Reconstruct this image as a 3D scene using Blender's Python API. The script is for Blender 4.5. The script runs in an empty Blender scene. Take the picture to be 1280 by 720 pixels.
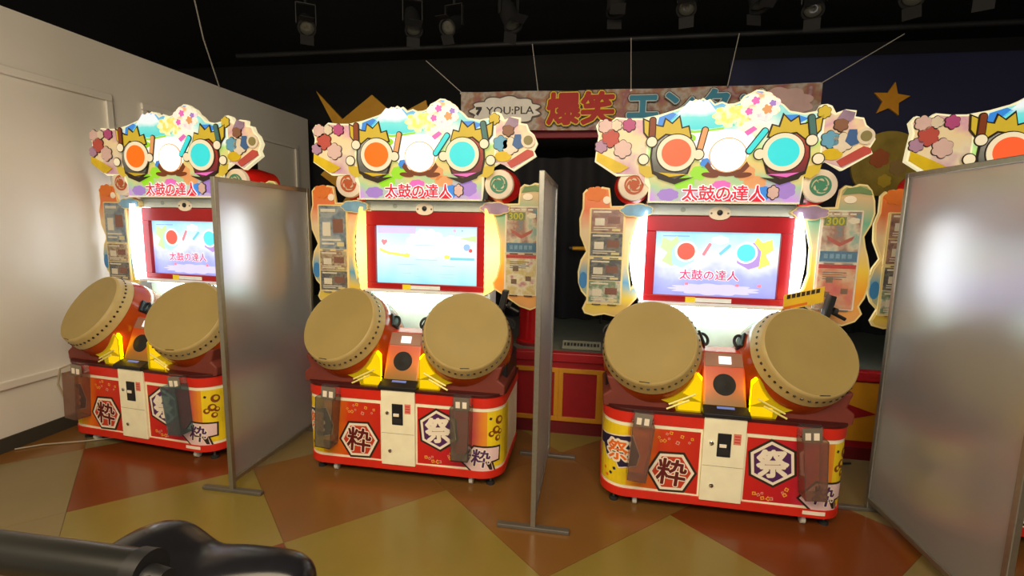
import bpy, bmesh, math, random
from mathutils import Vector, Matrix, geometry
from math import pi, sin, cos, radians, sqrt
random.seed(4)
S = bpy.context.scene
COL = S.collection

# ------------------------------------------------------------------ camera
CAM_H = 1.5
PITCH, YAW, ROLL = radians(7.6), radians(9.4), radians(1.1)
fw = Vector((-sin(YAW) * cos(PITCH), cos(YAW) * cos(PITCH), -sin(PITCH)))
rt = Vector((cos(YAW), sin(YAW), 0))
up = rt.cross(fw)
rt2 = rt * cos(ROLL) + up * sin(ROLL)
up2 = up * cos(ROLL) - rt * sin(ROLL)
cd = bpy.data.cameras.new('camera')
cd.sensor_width = 36
cd.lens = 600 / 1280 * 36
cd.clip_start = 0.05
cam = bpy.data.objects.new('camera', cd)
COL.objects.link(cam)
cam.matrix_world = Matrix(((rt2.x, up2.x, -fw.x, 0), (rt2.y, up2.y, -fw.y, 0), (rt2.z, up2.z, -fw.z, CAM_H), (0, 0, 0, 1)))
S.camera = cam

# ------------------------------------------------------------------ world, lights, exposure
w = bpy.data.worlds.new('world')
S.world = w
w.use_nodes = True
w.node_tree.nodes['Background'].inputs[0].default_value = (1.0, 0.86, 0.7, 1)
w.node_tree.nodes['Background'].inputs[1].default_value = 0.06
S.view_settings.view_transform = 'Standard'
S.view_settings.look = 'None'
S.view_settings.exposure = 0.0
S.view_settings.gamma = 1.0


def area(name, loc, target, size, size_y, watts, color):
    l = bpy.data.lights.new(name, 'AREA')
    l.shape = 'RECTANGLE'
    l.size, l.size_y, l.energy, l.color = size, size_y, watts, color
    o = bpy.data.objects.new(name, l)
    COL.objects.link(o)
    o.location = loc
    o.rotation_euler = (Vector(target) - Vector(loc)).to_track_quat('-Z', 'Y').to_euler()
    return o


area('hall_ceiling_light', (-0.6, -0.6, 3.0), (-0.6, 1.9, 0.3), 4.0, 1.2, 152, (1.0, 0.82, 0.56))
area('added_fill_light', (0.8, -2.6, 2.2), (-1.6, 3.0, 1.2), 2.0, 1.4, 46, (0.95, 0.95, 1.0))  # cool fill added behind the camera for the wall; no window is known there

# ------------------------------------------------------------------ materials
MATS = {}


def mat(name, color=(0.8, 0.8, 0.8), rough=0.5, metal=0.0, emit=None, strength=1.0, trans=0.0, ior=1.45,
        noise=0.06, nscale=14.0, spec=0.5, bump=0.0):
    """A procedural principled material: base colour with a little noise variation."""
    if name in MATS:
        return MATS[name]
    m = bpy.data.materials.new(name)
    m.use_nodes = True
    nt = m.node_tree
    b = nt.nodes['Principled BSDF']
    b.inputs['Roughness'].default_value = rough
    b.inputs['Metallic'].default_value = metal
    b.inputs['IOR'].default_value = ior
    b.inputs['Specular IOR Level'].default_value = spec
    if trans:
        b.inputs['Transmission Weight'].default_value = trans
    tc = nt.nodes.new('ShaderNodeTexCoord')
    nz = nt.nodes.new('ShaderNodeTexNoise')
    nz.inputs['Scale'].default_value = nscale
    nz.inputs['Detail'].default_value = 4
    nt.links.new(tc.outputs['Object'], nz.inputs['Vector'])
    rp = nt.nodes.new('ShaderNodeValToRGB')
    if emit is not None:
        color = tuple(c * 0.45 for c in color)
    rp.color_ramp.elements[0].position = 0.3
    rp.color_ramp.elements[1].position = 0.7
    rp.color_ramp.elements[0].color = tuple(c * (1 - noise) for c in color) + (1,)
    rp.color_ramp.elements[1].color = tuple(min(1, c * (1 + noise)) for c in color) + (1,)
    nt.links.new(nz.outputs['Fac'], rp.inputs['Fac'])
    nt.links.new(rp.outputs['Color'], b.inputs['Base Color'])
    if bump:
        bp = nt.nodes.new('ShaderNodeBump')
        bp.inputs['Strength'].default_value = bump
        bp.inputs['Distance'].default_value = 0.01
        nt.links.new(nz.outputs['Fac'], bp.inputs['Height'])
        nt.links.new(bp.outputs['Normal'], b.inputs['Normal'])
    if emit is not None:
        b.inputs['Emission Color'].default_value = tuple(emit) + (1,)
        b.inputs['Emission Strength'].default_value = strength
    MATS[name] = m
    return m


def ramp_mat(name, stops, axis='Z', lo=0.0, hi=1.0, warp=0.25, nscale=3.0, rough=0.45, emit=0.0, base_mul=1.0):
    """Printed artwork: a colour ramp along an object axis, broken up by noise; emit > 0 makes it a backlit print."""
    if name in MATS:
        return MATS[name]
    m = bpy.data.materials.new(name)
    m.use_nodes = True
    nt = m.node_tree
    b = nt.nodes['Principled BSDF']
    b.inputs['Roughness'].default_value = rough
    tc = nt.nodes.new('ShaderNodeTexCoord')
    sp = nt.nodes.new('ShaderNodeSeparateXYZ')
    nt.links.new(tc.outputs['Object'], sp.inputs[0])
    mr = nt.nodes.new('ShaderNodeMapRange')
    mr.inputs['From Min'].default_value = lo
    mr.inputs['From Max'].default_value = hi
    nt.links.new(sp.outputs[axis], mr.inputs['Value'])
    nz = nt.nodes.new('ShaderNodeTexNoise')
    nz.inputs['Scale'].default_value = nscale
    nz.inputs['Detail'].default_value = 2.5
    nt.links.new(tc.outputs['Object'], nz.inputs['Vector'])
    ma = nt.nodes.new('ShaderNodeMath')
    ma.operation = 'MULTIPLY_ADD'
    ma.inputs[1].default_value = warp * 2
    ma.inputs[2].default_value = -warp
    nt.links.new(nz.outputs['Fac'], ma.inputs[0])
    ad = nt.nodes.new('ShaderNodeMath')
    ad.operation = 'ADD'
    nt.links.new(mr.outputs[0], ad.inputs[0])
    nt.links.new(ma.outputs[0], ad.inputs[1])
    rp = nt.nodes.new('ShaderNodeValToRGB')
    els = rp.color_ramp.elements
    while len(els) < len(stops):
        els.new(0.5)
    for e, (p, c) in zip(els, stops):
        e.position = p
        e.color = tuple(c) + (1,)
    nt.links.new(ad.outputs[0], rp.inputs['Fac'])
    if emit > 0.3:
        hs = nt.nodes.new('ShaderNodeHueSaturation')
        hs.inputs['Value'].default_value = 0.45
        nt.links.new(rp.outputs['Color'], hs.inputs['Color'])
        nt.links.new(hs.outputs['Color'], b.inputs['Base Color'])
    else:
        nt.links.new(rp.outputs['Color'], b.inputs['Base Color'])
    if emit:
        nt.links.new(rp.outputs['Color'], b.inputs['Emission Color'])
        b.inputs['Emission Strength'].default_value = emit
    MATS[name] = m
    return m


def print_mat(name, cols, scale=18.0, rough=0.4, emit=0.0):
    """A busy printed picture: voronoi patches of a few colours softened by noise."""
    if name in MATS:
        return MATS[name]
    m = bpy.data.materials.new(name)
    m.use_nodes = True
    nt = m.node_tree
    b = nt.nodes['Principled BSDF']
    b.inputs['Roughness'].default_value = rough
    tc = nt.nodes.new('ShaderNodeTexCoord')
    nz = nt.nodes.new('ShaderNodeTexNoise')
    nz.inputs['Scale'].default_value = scale
    nz.inputs['Detail'].default_value = 3
    nt.links.new(tc.outputs['Object'], nz.inputs['Vector'])
    rp = nt.nodes.new('ShaderNodeValToRGB')
    els = rp.color_ramp.elements
    while len(els) < len(cols):
        els.new(0.5)
    for i, (e, c) in enumerate(zip(els, cols)):
        e.position = 0.28 + 0.44 * i / max(1, len(cols) - 1)
        e.color = tuple(c) + (1,)
    nt.links.new(nz.outputs['Fac'], rp.inputs['Fac'])
    nt.links.new(rp.outputs['Color'], b.inputs['Base Color'])
    if emit:
        nt.links.new(rp.outputs['Color'], b.inputs['Emission Color'])
        b.inputs['Emission Strength'].default_value = emit
    MATS[name] = m
    return m


def srgb(r, g, b):
    def f(v):
        v /= 255
        return v / 12.92 if v <= 0.04045 else ((v + 0.055) / 1.055) ** 2.4
    return (f(r), f(g), f(b))


M_black = mat('black_plastic', (0.012, 0.012, 0.013), 0.45)
M_dark = mat('dark_rubber', (0.02, 0.018, 0.017), 0.7)
M_red = mat('red_enamel', srgb(205, 28, 20), 0.35)
M_band = mat('red_orange_band', srgb(215, 45, 28), 0.35)
M_cream = mat('cream_laminate', srgb(252, 242, 206), 0.4)
M_white = mat('white_plastic', srgb(232, 236, 232), 0.4)
M_clear = mat('clear_acrylic', (0.93, 0.95, 0.94), 0.06, trans=0.96, ior=1.12, noise=0.0)
M_alu = mat('brushed_aluminium', srgb(165, 162, 150), 0.38, metal=0.85, nscale=60)
M_steel = mat('grey_steel', srgb(120, 115, 105), 0.45, metal=0.6)
M_chrome = mat('chrome', (0.75, 0.75, 0.75), 0.15, metal=1.0)
M_outline = mat('dark_outline_print', srgb(52, 38, 26), 0.5)
M_lemon = mat('lemon_print', srgb(238, 205, 30), 0.45, nscale=9, noise=0.15)
M_orange = mat('orange_print', srgb(235, 110, 25), 0.45)
M_navy = mat('navy_print', srgb(42, 32, 62), 0.45)
M_purple = mat('purple_print', srgb(82, 38, 92), 0.45)
M_maroon = mat('maroon_print', srgb(100, 24, 22), 0.45)
M_hexred = mat('hexagon_red_print', srgb(200, 62, 35), 0.45)
M_ivory = mat('ivory_print', srgb(246, 232, 208), 0.45)
M_brown = mat('brown_moulding', srgb(118, 52, 40), 0.55)
M_pinkwhite = mat('pink_white_print', srgb(240, 205, 200), 0.45)
M_skin = mat('drum_skin', srgb(160, 138, 80), 0.55, nscale=5, noise=0.05, bump=0.03)
M_skinedge = mat('drum_skin_edge', srgb(186, 162, 104), 0.5)
M_tack = mat('black_tack', (0.02, 0.015, 0.012), 0.3)
M_shell = mat('lacquered_drum_wood', srgb(165, 64, 18), 0.16, noise=0.2, nscale=6)

# ------------------------------------------------------------------ mesh helpers


class B:
    """Collects shapes; build() links them as ONE mesh object."""

    def __init__(self):
        self.v, self.f = [], []

    def add(self, vs, fs):
        n = len(self.v)
        self.v += [tuple(v) for v in vs]
        self.f += [tuple(i + n for i in f) for f in fs]
        return self

    def box(self, c, s, rot=None):
        c = Vector(c)
        vs = []
        for x in (-.5, .5):
            for y in (-.5, .5):
                for z in (-.5, .5):
                    p = Vector((x * s[0], y * s[1], z * s[2]))
                    if rot:
                        p = rot @ p
                    vs.append(p + c)
        return self.add(vs, [(0, 1, 3, 2), (4, 6, 7, 5), (0, 4, 5, 1), (2, 3, 7, 6), (0, 2, 6, 4), (1, 5, 7, 3)])

    def bb(self, x0, x1, y0, y1, z0, z1):
        return self.box(((x0 + x1) / 2, (y0 + y1) / 2, (z0 + z1) / 2), (x1 - x0, y1 - y0, z1 - z0))

    def tube(self, pts, r, n=10, caps=True):
        pts = [Vector(p) for p in pts]
        rs = r if isinstance(r, (list, tuple)) else [r] * len(pts)
        vs, fs = [], []
        prev = None
        for i, p in enumerate(pts):
            d = (pts[min(i + 1, len(pts) - 1)] - pts[max(i - 1, 0)]).normalized()
            if prev is None:
                a = Vector((0, 0, 1)) if abs(d.z) < .9 else Vector((1, 0, 0))
                u = d.cross(a).normalized()
            else:
                u = (prev - d * prev.dot(d)).normalized()
            prev = u
            v = d.cross(u)
            for k in range(n):
                t = 2 * pi * k / n
                vs.append(p + (u * cos(t) + v * sin(t)) * rs[i])
        for i in range(len(pts) - 1):
            for k in range(n):
                a, b_ = i * n + k, i * n + (k + 1) % n
                fs.append((a, b_, b_ + n, a + n))
        if caps:
            fs.append(tuple(range(n))[::-1])
            fs.append(tuple((len(pts) - 1) * n + k for k in range(n)))
        return self.add(vs, fs)

    def lathe(self, prof, origin, axis, n=32, cap0=True, cap1=True):
        """prof: (distance along axis, radius)."""
        axis = Vector(axis).normalized()
        a = Vector((0, 0, 1)) if abs(axis.z) < .9 else Vector((1, 0, 0))
        u = axis.cross(a).normalized()
        v = axis.cross(u)
        o = Vector(origin)
        vs, fs = [], []
        for d, r in prof:
            for k in range(n):
                t = 2 * pi * k / n
                vs.append(o + axis * d + (u * cos(t) + v * sin(t)) * r)
        for i in range(len(prof) - 1):
            for k in range(n):
                x, y = i * n + k, i * n + (k + 1) % n
                fs.append((x, y, y + n, x + n))
        if cap0:
            fs.append(tuple(range(n))[::-1])
        if cap1:
            fs.append(tuple((len(prof) - 1) * n + k for k in range(n)))
        return self.add(vs, fs)

    def prism(self, poly, y0, y1, axis='y'):
        """Polygon in the xz plane extruded from y0 (front) to y1; axis 'z': polygon in xy, 'x': polygon in yz."""
        n = len(poly)

        def P(p, t):
            return {'y': (p[0], t, p[1]), 'z': (p[0], p[1], t), 'x': (t, p[0], p[1])}[axis]
        vs = [P(p, y0) for p in poly] + [P(p, y1) for p in poly]
        tri = geometry.tessellate_polygon([[Vector((p[0], p[1], 0)) for p in poly]])
        fs = [tuple(t) for t in tri] + [tuple(i + n for i in t[::-1]) for t in tri]
        fs += [(i, (i + 1) % n, n + (i + 1) % n, n + i) for i in range(n)]
        return self.add(vs, fs)

    def build(self, name, m, parent=None, smooth=False, bevel=0.0, label=None, seg=2):
        me = bpy.data.meshes.new(name)
        me.from_pydata(self.v, [], self.f)
        bm = bmesh.new()
        bm.from_mesh(me)
        bmesh.ops.recalc_face_normals(bm, faces=bm.faces)
        bm.to_mesh(me)
        bm.free()
        me.materials.append(m)
        o = bpy.data.objects.new(name, me)
        COL.objects.link(o)
        if parent:
            o.parent = parent
        if smooth:
            me.polygons.foreach_set('use_smooth', [True] * len(me.polygons))
            try:
                me.set_sharp_from_angle(angle=radians(38))
            except Exception:
                pass
        if bevel:
            md = o.modifiers.new('bevel', 'BEVEL')
            md.width = bevel
            md.segments = seg
            md.limit_method = 'ANGLE'
        if label:
            o['label'] = label
        return o


def thing(name, label, cat, loc=(0, 0, 0), group=None, rz=0.0):
    o = bpy.data.objects.new(name, None)
    o.empty_display_size = 0.1
    COL.objects.link(o)
    o.location = loc
    o.rotation_euler = (0, 0, rz)
    tag(o, label, cat, group)
    return o


def tag(o, label, cat, group=None):
    o['label'] = label
    o['category'] = cat
    if group:
        o['group'] = group
    return o


def struct(o):
    o['kind'] = 'structure'
    return o


# ---- 2D outlines
def ell(cx, cz, rx, rz=None, n=32, rot=0.0):
    rz = rx if rz is None else rz
    out = []
    for k in range(n):
        t = 2 * pi * k / n
        x, z = rx * cos(t), rz * sin(t)
        out.append((cx + x * cos(rot) - z * sin(rot), cz + x * sin(rot) + z * cos(rot)))
    return out


def scallop(cx, cz, rx, rz, lobes, depth=0.18, n=80, ph=0.0):
    out = []
    for k in range(n):
        t = 2 * pi * k / n
        r = 1 - depth + depth * abs(sin(lobes * t / 2 + ph))
        out.append((cx + rx * r * cos(t), cz + rz * r * sin(t)))
    return out


def star(cx, cz, R, r, n=5, rot=pi / 2, sx=1.0):
    out = []
    for k in range(2 * n):
        t = rot + pi * k / n
        q = R if k % 2 == 0 else r
        out.append((cx + q * cos(t) * sx, cz + q * sin(t)))
    return out


def ngon(cx, cz, r, n, rot=0.0):
    return [(cx + r * cos(rot + 2 * pi * k / n), cz + r * sin(rot + 2 * pi * k / n)) for k in range(n)]


def area2(p):
    return sum(p[i][0] * p[(i + 1) % len(p)][1] - p[(i + 1) % len(p)][0] * p[i][1] for i in range(len(p)))


def grow(poly, d):
    """Offset an outline outwards by d (inwards when negative)."""
    s = 1 if area2(poly) > 0 else -1
    n = len(poly)
    out = []
    for i in range(n):
        p0, p1, p2 = (Vector(poly[(i + k) % n]) for k in (-1, 0, 1))
        a = (p1 - p0)
        b_ = (p2 - p1)
        if a.length < 1e-9 or b_.length < 1e-9:
            out.append(tuple(p1))
            continue
        na = Vector((a.y, -a.x)).normalized() * s
        nb = Vector((b_.y, -b_.x)).normalized() * s
        q = (na + nb)
        L = q.length
        if L < 0.5:
            q = na
        else:
            q = q / L * min(2.0, 2.0 / L)
        out.append((p1.x + q.x * d, p1.y + q.y * d))
    return out


def rrect(x0, x1, z0, z1, r, n=5):
    out = []
    for cx, cz, a in ((x1 - r, z1 - r, 0), (x0 + r, z1 - r, pi / 2), (x0 + r, z0 + r, pi), (x1 - r, z0 + r, 1.5 * pi)):
        for k in range(n + 1):
            t = a + pi / 2 * k / n
            out.append((cx + r * cos(t), cz + r * sin(t)))
    return out


def art(parent, name, poly, y, m, t=0.004, label=None):
    """A flat cut-out piece in the xz plane, front face at y."""
    return B().prism(poly, y, y + t).build(name, m, parent, label=label)


TXT = {}


def text_mesh(body):
    """Triangles of a word centred on 0, height 1: (verts 2D, faces)."""
    if body in TXT:
        return TXT[body]
    c = bpy.data.curves.new('lettering', 'FONT')
    c.body = body
    c.resolution_u = 2
    o = bpy.data.objects.new('lettering', c)
    COL.objects.link(o)
    dg = bpy.context.evaluated_depsgraph_get()
    me = bpy.data.meshes.new_from_object(o.evaluated_get(dg))
    vs = [(v.co.x, v.co.y) for v in me.vertices]
    fs = [tuple(q.vertices) for q in me.polygons]
    bpy.data.objects.remove(o)
    bpy.data.curves.remove(c)
    bpy.data.meshes.remove(me)
    x0, x1 = min(v[0] for v in vs), max(v[0] for v in vs)
    y0, y1 = min(v[1] for v in vs), max(v[1] for v in vs)
    H = y1 - y0
    TXT[body] = ([((x - (x0 + x1) / 2) / H, (y - (y0 + y1) / 2) / H) for x, y in vs], fs)
    return TXT[body]


def word(parent, name, body, x, z, height, y, m, bold=0.0, rot=0.0, sx=1.0, place=None, label=None):
    """Flat lettering at depth y; bold thickens every stroke by that share of the letter height."""
    vs, fs = text_mesh(body)
    c, s = cos(rot), sin(rot)
    b = B()
    shifts = [(0, 0)]
    if bold:
        nk = 6 if bold < .04 else 10
        shifts += [(bold * cos(2 * pi * k / nk), bold * sin(2 * pi * k / nk)) for k in range(nk)]
    step = .00004 if place else -.00004
    for i, (dx, dz) in enumerate(shifts):
        pts = []
        for a, b_ in vs:
            a, b_ = (a * sx + dx) * height, (b_ + dz) * height
            u, q = x + a * c - b_ * s, z + a * s + b_ * c
            yy = y + step * i
            pts.append(place(u, q, yy) if place else (u, yy, q))
        b.add(pts, fs)
    return b.build(name, m, parent, label=label)


# ------------------------------------------------------------------ room shell
M_wall = mat('white_wall_laminate', srgb(226, 220, 208), 0.30, nscale=2.2, noise=0.03)
M_blackwall = mat('black_paint', (0.006, 0.006, 0.007), 0.8)
M_base = mat('grey_baseboard', srgb(62, 58, 50), 0.5)

LW = -3.63
struct(B().bb(LW - 0.12, LW, -3.2, 5.8, 0, 2.765).build('wall_left', M_wall))
struct(B().bb(LW, LW + 0.012, -3.2, 5.8, 0, 0.095).build('baseboard_left', M_base, bevel=0.003))


def moulding(n, y0, y1, z0, z1):
    b = B()
    ww = 0.055
    for (a0, a1, c0, c1) in ((y0, y1, z1 - ww, z1), (y0, y1, z0, z0 + ww), (y0, y0 + ww, z0 + ww, z1 - ww), (y1 - ww, y1, z0 + ww, z1 - ww)):
        b.bb(LW, LW + 0.022, a0, a1, c0, c1)
    struct(b.build('trim_%d' % n, M_wall, bevel=0.008, seg=3))


moulding(1, 0.55, 3.22, 0.40, 2.41)
moulding(2, 3.46, 5.55, 0.40, 2.41)
struct(B().bb(-6.5, 5.5, -3.2, 6.2, 3.5, 3.6).build('ceiling', M_blackwall))
struct(B().bb(-6.5, 5.5, 6.0, 6.1, 0, 3.5).build('wall_back', M_blackwall))
struct(B().bb(5.4, 5.5, -3.2, 6.0, 0, 3.5).build('wall_right', mat('dim_wall_paint', srgb(120, 112, 100), 0.7)))

# floor: dark screed with large diamond tiles laid on it
M_screed = mat('floor_joint', srgb(86, 66, 36), 0.5)
floor = struct(B().bb(-4.0, 5.4, -3.2, 6.0, -0.08, -0.003).build('floor', M_screed))
M_fl = {
    'olive': mat('olive_vinyl', srgb(134, 116, 54), 0.24, nscale=3, noise=0.05),
    'tan': mat('tan_vinyl', srgb(128, 112, 74), 0.26, nscale=3, noise=0.05),
    'brown': mat('ochre_brown_vinyl', srgb(126, 86, 42), 0.22, nscale=3, noise=0.06),
    'rust': mat('rust_red_vinyl', srgb(118, 60, 26), 0.22, nscale=3, noise=0.06),
}
HX, HY = 0.61, 0.583
tile_me = {}
for kind, m in M_fl.items():
    o = B().prism([(HX - .0015, 0), (0, HY - .0015), (-HX + .0015, 0), (0, -HY + .0015)], -0.003, 0.0, 'z').build('floor_tile', m)
    tile_me[kind] = o.data
    bpy.data.objects.remove(o)
special = {(-2.59, 2.45): 'rust', (1.07, 2.45): 'rust', (-0.15, 2.45): 'brown', (-1.37, 2.45): 'brown', (-0.76, 1.87): 'olive',
           (0.46, 1.87): 'olive', (-1.98, 1.87): 'olive', (-3.2, 1.87): 'tan', (1.68, 1.87): 'tan', (-2.59, 1.285): 'tan', (2.29, 2.45): 'brown',
           (1.68, 3.04): 'tan', (0.46, 3.04): 'brown', (-0.76, 3.04): 'brown', (-3.2, 3.04): 'tan'}
ix = 0
for j in range(-8, 8):
    for i in range(-7, 9):
        x = -0.76 + HX * i
        if (i + j) % 2:
            continue
        y = 1.87 + HY * j
        if x < LW - 0.3 or x > 5.0 or y < -2.6 or y > 4.4:
            continue
        kind = None
        for (sx_, sy_), kk in special.items():
            if abs(sx_ - x) < .1 and abs(sy_ - y) < .1:
                kind = kk
        if not kind:
            kind = ['olive', 'brown', 'tan', 'rust'][(i * 7 + j * 3 + (i * j) % 3) % 4]
        o = bpy.data.objects.new('floor_tile', tile_me[kind])
        COL.objects.link(o)
        o.parent = floor
        o.location = (x, y, 0)

# ------------------------------------------------------------------ stage behind the machines
M_stred = mat('stage_red_paint', srgb(150, 18, 24), 0.45)
M_stdark = mat('stage_dark_red', srgb(105, 16, 20), 0.5)
M_styel = mat('stage_yellow_paint', srgb(196, 134, 26), 0.45)
M_stgrey = mat('stage_floor_grey', srgb(92, 96, 84), 0.5)
SY = 3.34
stage = struct(B().bb(-3.3, 5.3, SY, 5.95, 0, 0.59).build('floor_stage', M_stred))
B().bb(-3.3, 5.3, SY - 0.008, SY, 0.0, 0.085).build('kick_board', M_stdark, stage)
B().bb(-3.3, 5.3, SY - 0.02, SY + 0.05, 0.535, 0.60).build('ledge', M_stred, stage, bevel=0.006)
B().bb(-3.3, 5.3, SY + 0.06, 5.9, 0.59, 0.596).build('stage_top', M_stgrey, stage)
for x0, x1 in ((-1.1, -0.20), (-0.20, 0.10), (0.10, 0.9)):
    b = B()
    t = 0.032
    for (a, c, e, f_) in ((x0, x1, 0.455, 0.487), (x0, x1, 0.095, 0.127), (x0, x0 + t, 0.127, 0.455), (x1 - t, x1, 0.127, 0.455)):
        b.bb(a, c, SY - 0.012, SY + 0.001, e, f_)
    b.build('yellow_trim', M_styel, stage, bevel=0.002)
b = B().bb(1.2, 2.9, SY - 0.006, SY + 0.001, 0.13, 0.525)
b.build('yellow_panel', M_styel, stage)
B().prism([(1.30, 0.16), (1.86, 0.32), (1.30, 0.50)], SY - 0.010, SY - 0.005).build('red_triangle', M_stred, stage)
o = thing('notice_plate', 'small grey lettered plate lying on stage edge between the middle cabinets', 'plate', (-0.05, SY + 0.14, 0.602))
B().box((0, 0, 0.022), (0.28, 0.10, 0.012), Matrix.Rotation(radians(22), 3, 'X')).build('plate_board', mat('notice_grey', srgb(120, 122, 105), .5), o, bevel=0.002)
b = B()
for k in range(11):
    x = -0.12 + k * 0.024
    b.box((x, -0.004, 0.0285), (0.012 + 0.006 * (k % 2), 0.035, 0.002), Matrix.Rotation(radians(22), 3, 'X'))
b.build('print_line', M_black, o)

M_shinyred = mat('glossy_red_column', srgb(165, 18, 24), 0.18)
o = thing('red_column', 'glossy red round column on the stage behind the amber cabinet', 'column', (-0.43, SY + 0.26, 0.596))
B().lathe([(0, .12), (0.03, .12), (0.04, .105), (0.62, .105), (0.64, .11), (0.66, .11)], (0, 0, 0), (0, 0, 1), 36).build('shaft', M_shinyred, o, smooth=True)
B().lathe([(0, .128), (0.018, .128), (0.024, .122)], (0, 0, 0), (0, 0, 1), 36).build('base', M_stdark, o, smooth=True)

# black stage curtain, in folds
M_curtain = mat('black_curtain', (0.007, 0.007, 0.009), 0.85)
pts = []
nf = 260
for k in range(nf + 1):
    x = -2.3 + 7.2 * k / nf
    pts.append((x, 4.62 + 0.035 * sin(k * 0.75) + 0.015 * sin(k * 0.31)))
vs, fs = [], []
for x, y in pts:
    vs += [(x, y, 0.6), (x, y, 2.12 if x < 1.75 else 1.80)]
for k in range(nf):
    fs.append((2 * k, 2 * k + 2, 2 * k + 3, 2 * k + 1))
ct = B().add(vs, fs).build('stage_curtain', M_curtain, smooth=True)
tag(ct, 'black curtain hanging in folds at the back of the stage', 'curtain')
# blue painted backdrop wall with star cut-outs
M_blue = mat('night_blue_paint', srgb(32, 35, 66), 0.7, nscale=1.5, noise=.12)
bd = B().bb(1.2, 5.2, 4.98, 5.04, 0.6, 3.05).build('wall_backdrop', M_blue)
struct(bd)
M_gold = mat('gold_paint', srgb(205, 140, 30), 0.5)
M_goldd = mat('olive_gold_paint', srgb(150, 128, 52), 0.5, noise=.25, nscale=7)
o = B().prism(star(2.57, 2.66, 0.155, 0.07, 5, rot=pi / 2 - 0.12), 4.95, 4.975).build('gold_star', M_gold, bevel=0.004)
tag(o, 'gold five-pointed star on the blue backdrop above right cabinets', 'star')
o = thing('moon_disc', 'round olive gold disc on the blue backdrop below the star', 'disc', (2.60, 4.97, 2.09))
B().prism(ell(0, 0, 0.30, n=48), -0.03, 0.0).build('disc_board', M_goldd, o, bevel=0.004)
for (x, z, r, c) in ((-0.08, 0.06, 0.085, srgb(170, 90, 50)), (0.08, -0.02, 0.075, srgb(150, 120, 70)), (-0.02, -0.14, .06, srgb(190, 160, 50))):
    art(o, 'relief_patch', scallop(x, z, r, r, 6), -0.038, mat('moon_patch_%d' % int(c[0] * 1000), c, .5), .008)
o = B().prism(star(3.0, 1.75, 0.17, 0.08, 6, rot=.3), 4.95, 4.975).build('gold_burst', M_lemon, bevel=0.004)
tag(o, 'yellow burst shape low on the blue backdrop beside moon disc', 'star')
# yellow burst on the left, behind the amber cabinet
o = B().prism([(-2.72, 2.75), (-2.45, 2.48), (-2.14, 2.70), (-1.90, 2.50), (-1.6, 2.64), (-1.5, 2.2), (-1.75, 1.75), (-2.2, 1.60), (-2.78, 1.30), (-2.42, 1.75), (-2.70, 1.95), (-2.42, 2.2)],
              4.50, 4.53).build('jagged_burst', mat('burst_gold', srgb(176, 128, 28), .5), bevel=0.004)
tag(o, 'jagged yellow burst cut-out in the dark behind the amber cabinet', 'cutout')
o = thing('valance_rail', 'dark red valance rail under the hanging banner', 'valance', (0.4, 4.515, 0.597))
B().bb(-1.5, 1.6, -.035, .035, 1.68, 1.80).build('rail_board', mat('valance_red', srgb(120, 18, 30), 0.6), o, bevel=.006)
for x in (-1.35, 1.45):
    B().bb(x - .03, x + .03, -.02, .02, 0, 1.68).build('post', M_black, o)
o = thing('yellow_rod', 'short yellow rod in the dark between the two middle cabinets', 'rod', (-0.02, 4.45, 1.29))
B().tube([(-0.18, 0, 0), (0.13, 0, 0)], .018, 12).build('rod', mat('yellow_rod_paint', srgb(225, 165, 20), .4), o, smooth=True)
B().lathe([(0, .026), (.03, .026)], (-0.19, 0, 0), (1, 0, 0), 14).build('end_cap', M_black, o)
B().tube([(0.12, 0, 0), (0.12, 0.0, -0.69)], .012, 8).build('post', M_black, o)

# ------------------------------------------------------------------ banner
BY = 4.4
ban = thing('banner', 'long pink printed banner hung on cords above the stage', 'banner', (0.27, BY, 2.675))
Wb = 1.50
M_ban = print_mat('banner_print', [srgb(140, 70, 90), srgb(150, 125, 110), srgb(175, 165, 155), srgb(160, 120, 90), srgb(150, 90, 95), srgb(175, 155, 150)], 7.0, .6)
vs, fs = [], []
nb = 60
for k in range(nb + 1):
    x = -Wb + 2 * Wb * k / nb
    yy = 0.010 * sin(k * 0.4)
    sg = -0.02 * (1 - (x / Wb) ** 2) * 0.6
    vs += [(x, yy, sg), (x, yy, -0.335 + sg), (x, yy + .004, sg), (x, yy + .004, -0.335 + sg)]
for k in range(nb):
    a = 4 * k
    fs += [(a, a + 1, a + 5, a + 4), (a + 2, a + 6, a + 7, a + 3), (a, a + 4, a + 6, a + 2), (a + 1, a + 3, a + 7, a + 5)]
B().add(vs, fs).build('banner_sheet', M_ban, ban, smooth=True)
art(ban, 'cloud_patch', scallop(-1.09, -0.175, 0.34, 0.135, 11, .14), -0.022, mat('banner_cloud_edge', srgb(90, 80, 75), .6), .004)
art(ban, 'cloud_patch', grow(scallop(-1.09, -0.175, 0.34, 0.135, 11, .14), -0.012), -0.026, mat('banner_cloud', srgb(225, 220, 210), .6), .004)
M_bt = mat('banner_dark_print', srgb(50, 45, 45), .6)
word(ban, 'lettering', 'YOU:PLA', -1.045, -0.175, 0.065, -0.028, M_bt, 0.012, sx=1.15)
b = B().prism([(-1.355, -0.14), (-1.30, -0.14), (-1.30, -0.16), (-1.335, -0.215), (-1.355, -0.20), (-1.33, -0.165), (-1.355, -0.165)], -0.029, -0.026)
b.build('emblem', M_bt, ban)
yel = mat('banner_yellow', srgb(220, 190, 40), .6)
redp = mat('banner_red', srgb(170, 28, 22), .6)
for off, m, y in ((0.115, M_bt, -0.022), (0.085, yel, -0.025), (0.045, redp, -0.028)):
    word(ban, 'lettering', '爆笑', -0.425, -0.168, 0.26, y, m, off, sx=1.05)
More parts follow.
